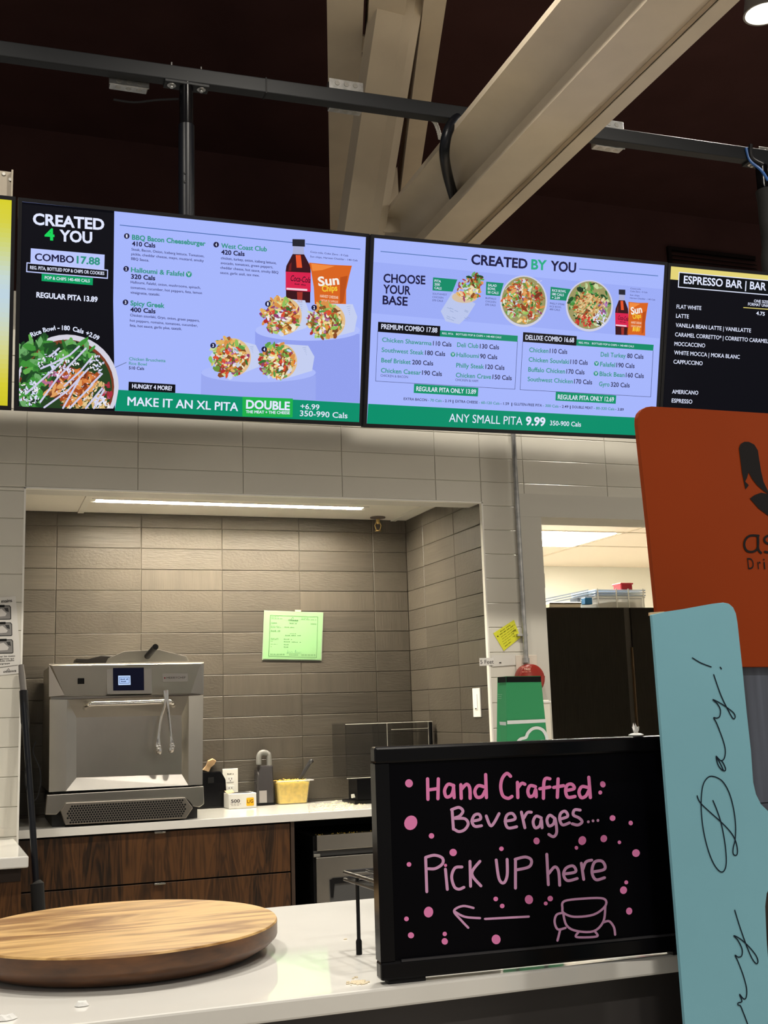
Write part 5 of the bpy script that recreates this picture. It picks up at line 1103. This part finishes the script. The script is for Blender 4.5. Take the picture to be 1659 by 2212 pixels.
ST = [(PK, 17, [[(340, 290), (342, 395)], [(395, 290), (393, 392)], [(342, 347), (393, 340)], [(474, 325), (445, 318), (427, 350), (436, 382), (460, 375), (472, 345), (472, 324), (476, 386)], [(510, 320), (512, 390)], [(512, 345), (538, 318), (555, 335), (558, 390)], [(632, 332), (600, 325), (582, 352), (592, 383), (618, 380), (635, 350)], [(637, 268), (641, 386)],
      [(765, 277), (745, 262), (722, 288), (714, 332), (725, 376), (752, 390), (772, 380)], [(800, 308), (802, 386)], [(803, 335), (822, 313), (838, 318)], [(892, 330), (865, 325), (853, 352), (862, 380), (883, 373), (893, 345), (896, 382)], [(966, 290), (945, 288), (935, 312), (933, 390)], [(914, 341), (966, 332)], [(1008, 290), (1004, 385)], [(985, 334), (1036, 325)], [(1046, 350), (1090, 340), (1079, 318), (1055, 322), (1046, 352), (1058, 384), (1095, 380)], [(1162, 335), (1130, 330), (1115, 357), (1126, 386), (1150, 378), (1165, 350)], [(1165, 282), (1173, 386)]]),
     (PL, 15, [[(465, 446), (472, 548)], [(462, 448), (500, 436), (521, 455), (505, 480), (478, 492), (530, 494), (548, 520), (530, 550), (500, 560), (476, 548)], [(566, 507), (610, 496), (604, 472), (580, 476), (567, 507), (582, 533), (616, 530)], [(640, 480), (666, 531), (706, 468)], [(736, 507), (787, 496), (775, 468), (748, 474), (737, 507), (752, 541), (796, 535)], [(820, 460), (838, 541)], [(832, 492), (850, 463), (871, 461)], [(922, 490), (895, 481), (880, 510), (891, 541), (914, 530), (922, 500), (926, 541)], [(988, 490), (965, 476), (951, 500), (961, 531), (985, 520), (992, 492), (1001, 560), (985, 586), (960, 574)], [(1016, 497), (1057, 482), (1045, 456), (1022, 466), (1016, 497), (1031, 526), (1066, 515)], [(1121, 450), (1092, 449), (1086, 475), (1115, 490), (1131, 510), (1110, 526), (1080, 520)],
      [(330, 692), (336, 868)], [(330, 692), (375, 681), (415, 695), (416, 725), (380, 749), (342, 750)], [(431, 752), (441, 856)], [(516, 741), (480, 746), (463, 790), (476, 841), (500, 855), (526, 845)], [(557, 712), (560, 840)], [(608, 712), (566, 775), (613, 838)], [(691, 705), (705, 800), (729, 823), (747, 785), (747, 702)], [(790, 702), (790, 850)], [(788, 702), (840, 690), (871, 706), (860, 740), (796, 756)], [(950, 676), (958, 832)], [(960, 775), (990, 741), (1010, 762), (1016, 835)], [(1036, 777), (1097, 766), (1085, 736), (1050, 746), (1036, 780), (1056, 811), (1106, 800)], [(1127, 722), (1139, 805)], [(1134, 755), (1150, 716), (1180, 706)], [(1181, 767), (1246, 752), (1235, 713), (1195, 716), (1181, 767), (1201, 806), (1246, 796)],
      [(575, 951), (520, 941), (475, 966), (510, 1012), (548, 1052)], [(476, 968), (530, 996), (608, 1003)], [(634, 1007), (858, 995)],
      [(1030, 952), (1040, 916), (1140, 903), (1240, 903), (1250, 940), (1190, 985), (1090, 996), (1036, 976), (1030, 952)], [(1033, 972), (1050, 1038), (1100, 1068), (1190, 1070), (1240, 1020), (1250, 942)], [(1112, 1075), (1103, 1100), (1205, 1097), (1198, 1073)], [(1030, 976), (1000, 986), (990, 1022), (1006, 1060), (1046, 1053)], [(1018, 1066), (1005, 1118)], [(1242, 1024), (1270, 1019), (1294, 1050), (1300, 1088)]])]
for c, wdt, strokes in ST:
    for q in strokes: pr.line(q, wdt*(1 if q[0][1] < 880 else .78), c, 1, len(q) > 2)
for x, y, r in ((245, 313, 20), (254, 515, 33), (360, 582, 14), (471, 667, 19), (718, 648, 12), (898, 608, 16), (1132, 606, 20), (1102, 643, 9), (1242, 596, 17), (1322, 615, 9), (1287, 491, 15), (1380, 516, 11), (1407, 670, 20), (1343, 860, 18), (1357, 820, 10), (1372, 967, 16), (245, 728, 12), (345, 972, 24), (232, 1007, 12), (255, 1091, 16), (428, 1084, 11), (428, 1122, 16), (691, 1112, 23), (689, 905, 12), (722, 941, 12), (859, 908, 21), (968, 903, 14), (945, 928, 10), (1237, 318, 14), (1224, 360, 10), (1163, 510, 7), (1187, 505, 7), (1212, 503, 7), (432, 733, 8)):
    pr.disc(x, y, r, PK if r > 7.5 else PL, 1, ry=r*random.uniform(.95, 1.18), rot=random.uniform(-.4, .4))
pr.build('pink_handwriting', PRINT_MARKER, t)
# white paper star on the sign's top edge
q = sl+su*pr.ab(50, 50)[0]
pr2 = View(sl-sn*.012, su, sz); a = pr2.ab(1376, 1598)[0]; c = sl+su*a-sn*.014+sz*(topz+.0005)
t = thing('paper_star', 'white folded paper star standing on top of the handwritten sign', 'ornament', c)
obj('disc_base', MB().lathe(c, [(.012, 0), (.013, .002), (.008, .004), (.003, .005)], 20), white_card, t, True)
for k in range(5):
    a = k*1.256+.3; v = Vector((math.cos(a)*.007, math.sin(a)*.007, .022 if k % 2 else .016)); w_ = Vector((-math.sin(a), math.cos(a), 0))*.0035
    m = MB(); m.hexa([c+Vector((0, 0, .003))-w_, c+Vector((0, 0, .003))+w_, c+v*.6+w_*1.1], [c+Vector((0, 0, .004))-w_*.6+v*.2, c+Vector((0, 0, .005))+w_*.6+v*.2, c+v]); obj('paper_point', m, white_card, t)
# tall green carton behind the sign
YG = 2.40
f = lambda x, y, d=0: pY(x, y, YG)+Vector((0, d, 0))
pa, pb, pc, pd = f(1093, 1461), f(1168, 1460), f(1095, 1605), f(1183, 1604)
def ext(p0, p1): s_ = (ZF+.001-p0.z)/(p1.z-p0.z); return p0+(p1-p0)*s_
A_, B_ = ext(pa, pc), ext(pb, pd)
le = pY(1074.5, 1463, YG+.06); le.z = pa.z; lb2 = pY(1073, 1605, YG+.06); lb2 = le+(lb2-le)*((ZF+.001-le.z)/(lb2.z-le.z)); 
t = thing('green_carton', 'tall tapered green carton with a black band behind the sign', 'carton', (A_+B_)/2)
bk = Vector((.0, .085, 0))
m = MB(); bot = [A_, B_, B_+bk, Vector((lb2.x, A_.y+.06, A_.z))]; top = [pa, pb, pb+bk*.8, le]
m.hexa(bot, top); obj('carton', m, green_m, t)
pr = View(pa+(pc-pa)*.5-Vector((0, .0008, 0)), (1, 0, 0), (0, 0, 1), .0003); pr.vw = (1000, 1280, 3.606)
def cprint(nm, fn):
    q = View(pa+(pc-pa)*.5-Vector((0, .0008, 0)), (1, 0, 0), (0, 0, 1), .0003); q.vw = (1000, 1280, 3.606); fn(q); q.build(nm, PRINT_PAPER, t)
WP = (225, 232, 232)
cprint('black_band', lambda q: q.poly([(338, 655), (607, 653), (609, 696), (338, 699)], (16, 20, 20), 1))
cprint('white_stripe', lambda q: q.poly([(344, 998), (643, 985), (645, 1012), (345, 1026)], WP, 1))
cprint('hat_outline', lambda q: q.line([(430, 1160), (450, 1140), (490, 1128), (505, 1095), (540, 1062), (585, 1055), (625, 1075), (650, 1120), (655, 1165)], 24, WP, 1, True))
ed = (pa-le).normalized(); mid = le+(pa-le)*.5; nn = Vector((0, 0, 1)).cross(pa-le).normalized()
if nn.dot(CAM-mid) < 0: nn = -nn
pr = View(mid+nn*.004, (pa-le), (0, 0, 1), .0003); pr.vw = (1000, 1280, 3.606)
pr.poly([(272, 658), (336, 656), (336, 699), (272, 703)], (16, 20, 20), 1); pr.poly([(268, 1005), (337, 1008), (337, 1035), (268, 1030)], (200, 208, 208), 1); pr.poly([(272, 1088), (312, 1090), (312, 1138), (271, 1136)], (200, 208, 208), 1)
for k, s in enumerate((4, 5, 5)): pr.text(s, 275, 797+15*k, 308, 798+15*k, 8, (150, 190, 160), 0, 1)
pr.build('side_print', PRINT_PAPER, t)
# crumbs and bits on the front counter
random.seed(21); m = MB()
for cx_, cy_, sx_, sy_, n in ((770, 2124, 17, 3.5, 110), (765, 2114, 6, 2, 6), (745, 2030, 3, 1, 3)):
    for i in range(n):
        q = pZ(cx_+max(-1.3, min(1.3, random.gauss(0, .6)))*sx_, cy_+random.gauss(0, .5)*sy_, ZF); s_ = random.uniform(.001, .0025); m.tube([(q.x, q.y, ZF+s_*.5), (q.x+s_*2, q.y+random.uniform(-s_, s_), ZF+s_*.5)], s_*.5, 4)
tag(obj('counter_crumbs', m, mat('bread crumbs', (.78, .68, .50), .8)), 'small pile of crumbs on the front counter beside the sign', 'crumbs', None, 'stuff')
for (x, y, w_, h_, lb) in ((177, 2173, .011, .006, 'tiny crumpled white paper bit below the wooden board'), (10, 2203, .016, .006, 'white paper scrap at the lower left counter corner')):
    q = pZ(x, y, ZF); m = MB(); N_ = 9
    ring = [q+Vector((w_*math.cos(6.283*i/N_)*random.uniform(.8, 1.2), w_*.8*math.sin(6.283*i/N_)*random.uniform(.8, 1.2), .001)) for i in range(N_)]
    m.hexa(ring, [q+(v-q)*.6+Vector((0, 0, h_*random.uniform(.6, 1.3))) for v in ring]); tag(obj('paper_scrap', m, white_card), lb, 'paper')

# ================================================================== KIOSK AND CARD AT THE RIGHT
YK = 1.56
f = lambda x, y, d=0: pY(x, y, YK)+Vector((0, d, 0))
t = thing('order_kiosk', 'kiosk with an orange logo header above slate panels at the right edge', 'kiosk', (1.55, YK+.06, 0))
out = [(1431, 1441), (1424, 1360), (1403, 1150), (1385, 985), (1377.5, 915), (1377, 902), (1380, 892), (1387, 884), (1396, 879), (1407, 878), (1500, 883), (1659, 893), (2050, 917), (2066, 922), (2074, 935), (2110, 1441)]
m = MB(); m.prism([f(x, y) for x, y in out], (0, .010, 0), .0012); hd = obj('orange_header', m, orange_m, t)
pr = View(f(1650, 1100, -.0006), (1, 0, 0), (0, 0, 1), .0003); pr.vw = (1360, 860, 2.766); BK = (26, 24, 26)
sh = [(653, 300), (662, 275), (685, 261), (712, 261), (745, 278), (766, 312), (773, 360), (786, 440), (800, 500), (827, 556), (870, 600), (850, 610), (827, 572), (800, 555), (760, 520), (730, 480), (711, 443), (700, 480), (690, 498), (712, 520), (700, 536), (692, 545), (672, 450)]
pr.poly(sh, BK, 1)
pr.poly([(718, 600), (745, 580), (785, 565), (827, 573), (880, 600), (930, 650), (930, 740), (880, 725), (827, 702), (770, 660)], BK, 1)
pr.line([(770, 822), (720, 822), (692, 845), (685, 880), (700, 912), (735, 918), (762, 900), (768, 860), (765, 822), (768, 900), (785, 925)], 13, BK, 1, True)
pr.line([(860, 835), (830, 822), (806, 838), (812, 862), (850, 880), (862, 905), (840, 922), (808, 918)], 13, BK, 1, True)
pr.text('D', 709, 1022, 745, 1021, 66, BK, .0, 1); pr.text('r', 768, 1022, 787, 1021.5, 66, BK, .0, 1); pr.text('i', 803, 1022, 812, 1022, 66, BK, 0, 1)
pr.build('header_logo', PRINT_PAPER, hd)
def kz(y): return f(1640, y).z
xa, xb = f(1540, 1500).x, f(2130, 1500).x
obj('upper_panel', MB().box(xa, xb, YK+.012, YK+.03, kz(1736), kz(1441)+.01), kiosk_m, t); obj('lower_panel', MB().box(xa, xb, YK+.012, YK+.03, kz(1860), kz(1738)), kiosk_m, t)
obj('base_panel', MB().box(xa, xb, YK+.012, YK+.03, 0, kz(1862)), brown_d, t); obj('body', MB().box(xa+.005, xb-.005, YK+.031, YK+.12, 0, kz(1441)), black_matte, t)
# blue card
YD = 1.44
f = lambda x, y, d=0: pY(x, y, YD)+Vector((0, d, 0))
t = thing('blue_card_frame', 'pale blue cutout card with cursive writing standing before the kiosk', 'card', f(1600, 3500))
zb0 = .001
out = [(1408, 1328), (1440, 1321), (1480, 1315), (1540, 1304), (1563, 1301.5), (1575, 1304), (1584, 1312), (1590, 1325), (1593, 1345), (1603, 1437), (1613, 1540), (1622, 1620), (1627, 1690), (1632, 1716), (1643, 1738), (1660, 1753), (1690, 1772), (1760, 1784), (1900, 1786), (1900, 1900), (1730, 1900), (1685, 1904), (1664, 1912), (1655, 1930), (1652, 1958), (1656, 2030), (1670, 2212), (1700, 2500)]
P = [f(x, y) for x, y in out]; P += [Vector((P[-1].x+.06, YD, zb0)), Vector((f(1480, 2212).x+.05, YD, zb0)), f(1480, 2212), f(1463, 2000), f(1446, 1790), f(1442, 1740), f(1425, 1530)]
m = MB(); m.prism(P, (0, .006, 0), .0008); cdo = obj('card_board', m, blue_m, t)
obj('torn_edge', MB().prism([f(1409, 1329, .0062), f(1409, 1322, .0062), (f(1440, 1320, .0062)), f(1440, 1326, .0062)], (0, .004, 0)), kraft, t)
m = MB(); m.prism([f(1440, 1500, .0065), f(1500, 1500, .0065), Vector((f(1500, 1500).x+.05, YD+.085, zb0)), Vector((f(1440, 1500).x+.05, YD+.085, zb0))], (0, .005, 0)); obj('back_strut', m, kraft, t)
pr = View(f(1550, 1700, -.0005), (1, 0, 0), (0, 0, 1), .0003); CI = (18, 30, 44)
pr.vw = (1360, 860, 2.766)
pr.line([(375, 1552), (425, 1582), (487, 1606)], 6.5, CI, 1, True); pr.line([(541, 1608), (548, 1618)], 7, CI, 1)
pr.line([(502, 1652), (545, 1775), (590, 1868), (618, 1915), (630, 1905), (620, 1880), (580, 1848), (540, 1822), (497, 1801), (522, 1825), (541, 1860), (538, 1900), (520, 1912), (502, 1910), (520, 1945), (555, 2035), (571, 2100), (566, 2150), (545, 2166), (518, 2140), (522, 2150), (545, 2190), (560, 2225)], 6.5, CI, 1, True)
pr.vw = (1360, 1640, 3.866)
pr.line([(722, -15), (735, 40), (762, 82), (792, 98), (800, 80), (785, 40), (765, 10)], 9, CI, 1, True)
pr.line([(563, 305), (578, 345), (610, 385), (680, 450), (780, 540), (845, 612), (880, 672), (898, 740), (898, 790), (880, 803), (863, 785), (865, 735), (880, 672), (884, 560), (868, 420), (830, 280), (770, 180), (690, 142), (640, 165), (607, 240), (597, 390), (612, 570), (650, 740), (700, 870), (755, 938), (792, 925), (807, 850), (795, 700), (765, 540), (730, 430), (695, 345)], 9, CI, 1, True)
pr.line([(877, 1260), (920, 1400), (975, 1555), (1020, 1660), (1055, 1706), (1071, 1690), (1055, 1640), (1000, 1570), (930, 1505), (870, 1473), (905, 1515), (938, 1585), (935, 1640), (905, 1652), (880, 1637), (905, 1690), (950, 1810), (977, 1920), (972, 1990), (950, 2000), (918, 1963), (932, 2000), (935, 2025), (905, 2035), (905, 2052), (925, 2060), (950, 2120), (985, 2212), (1010, 2290)], 9, CI, 1, True)
pr.build('cursive_writing', PRINT_PAPER, cdo)
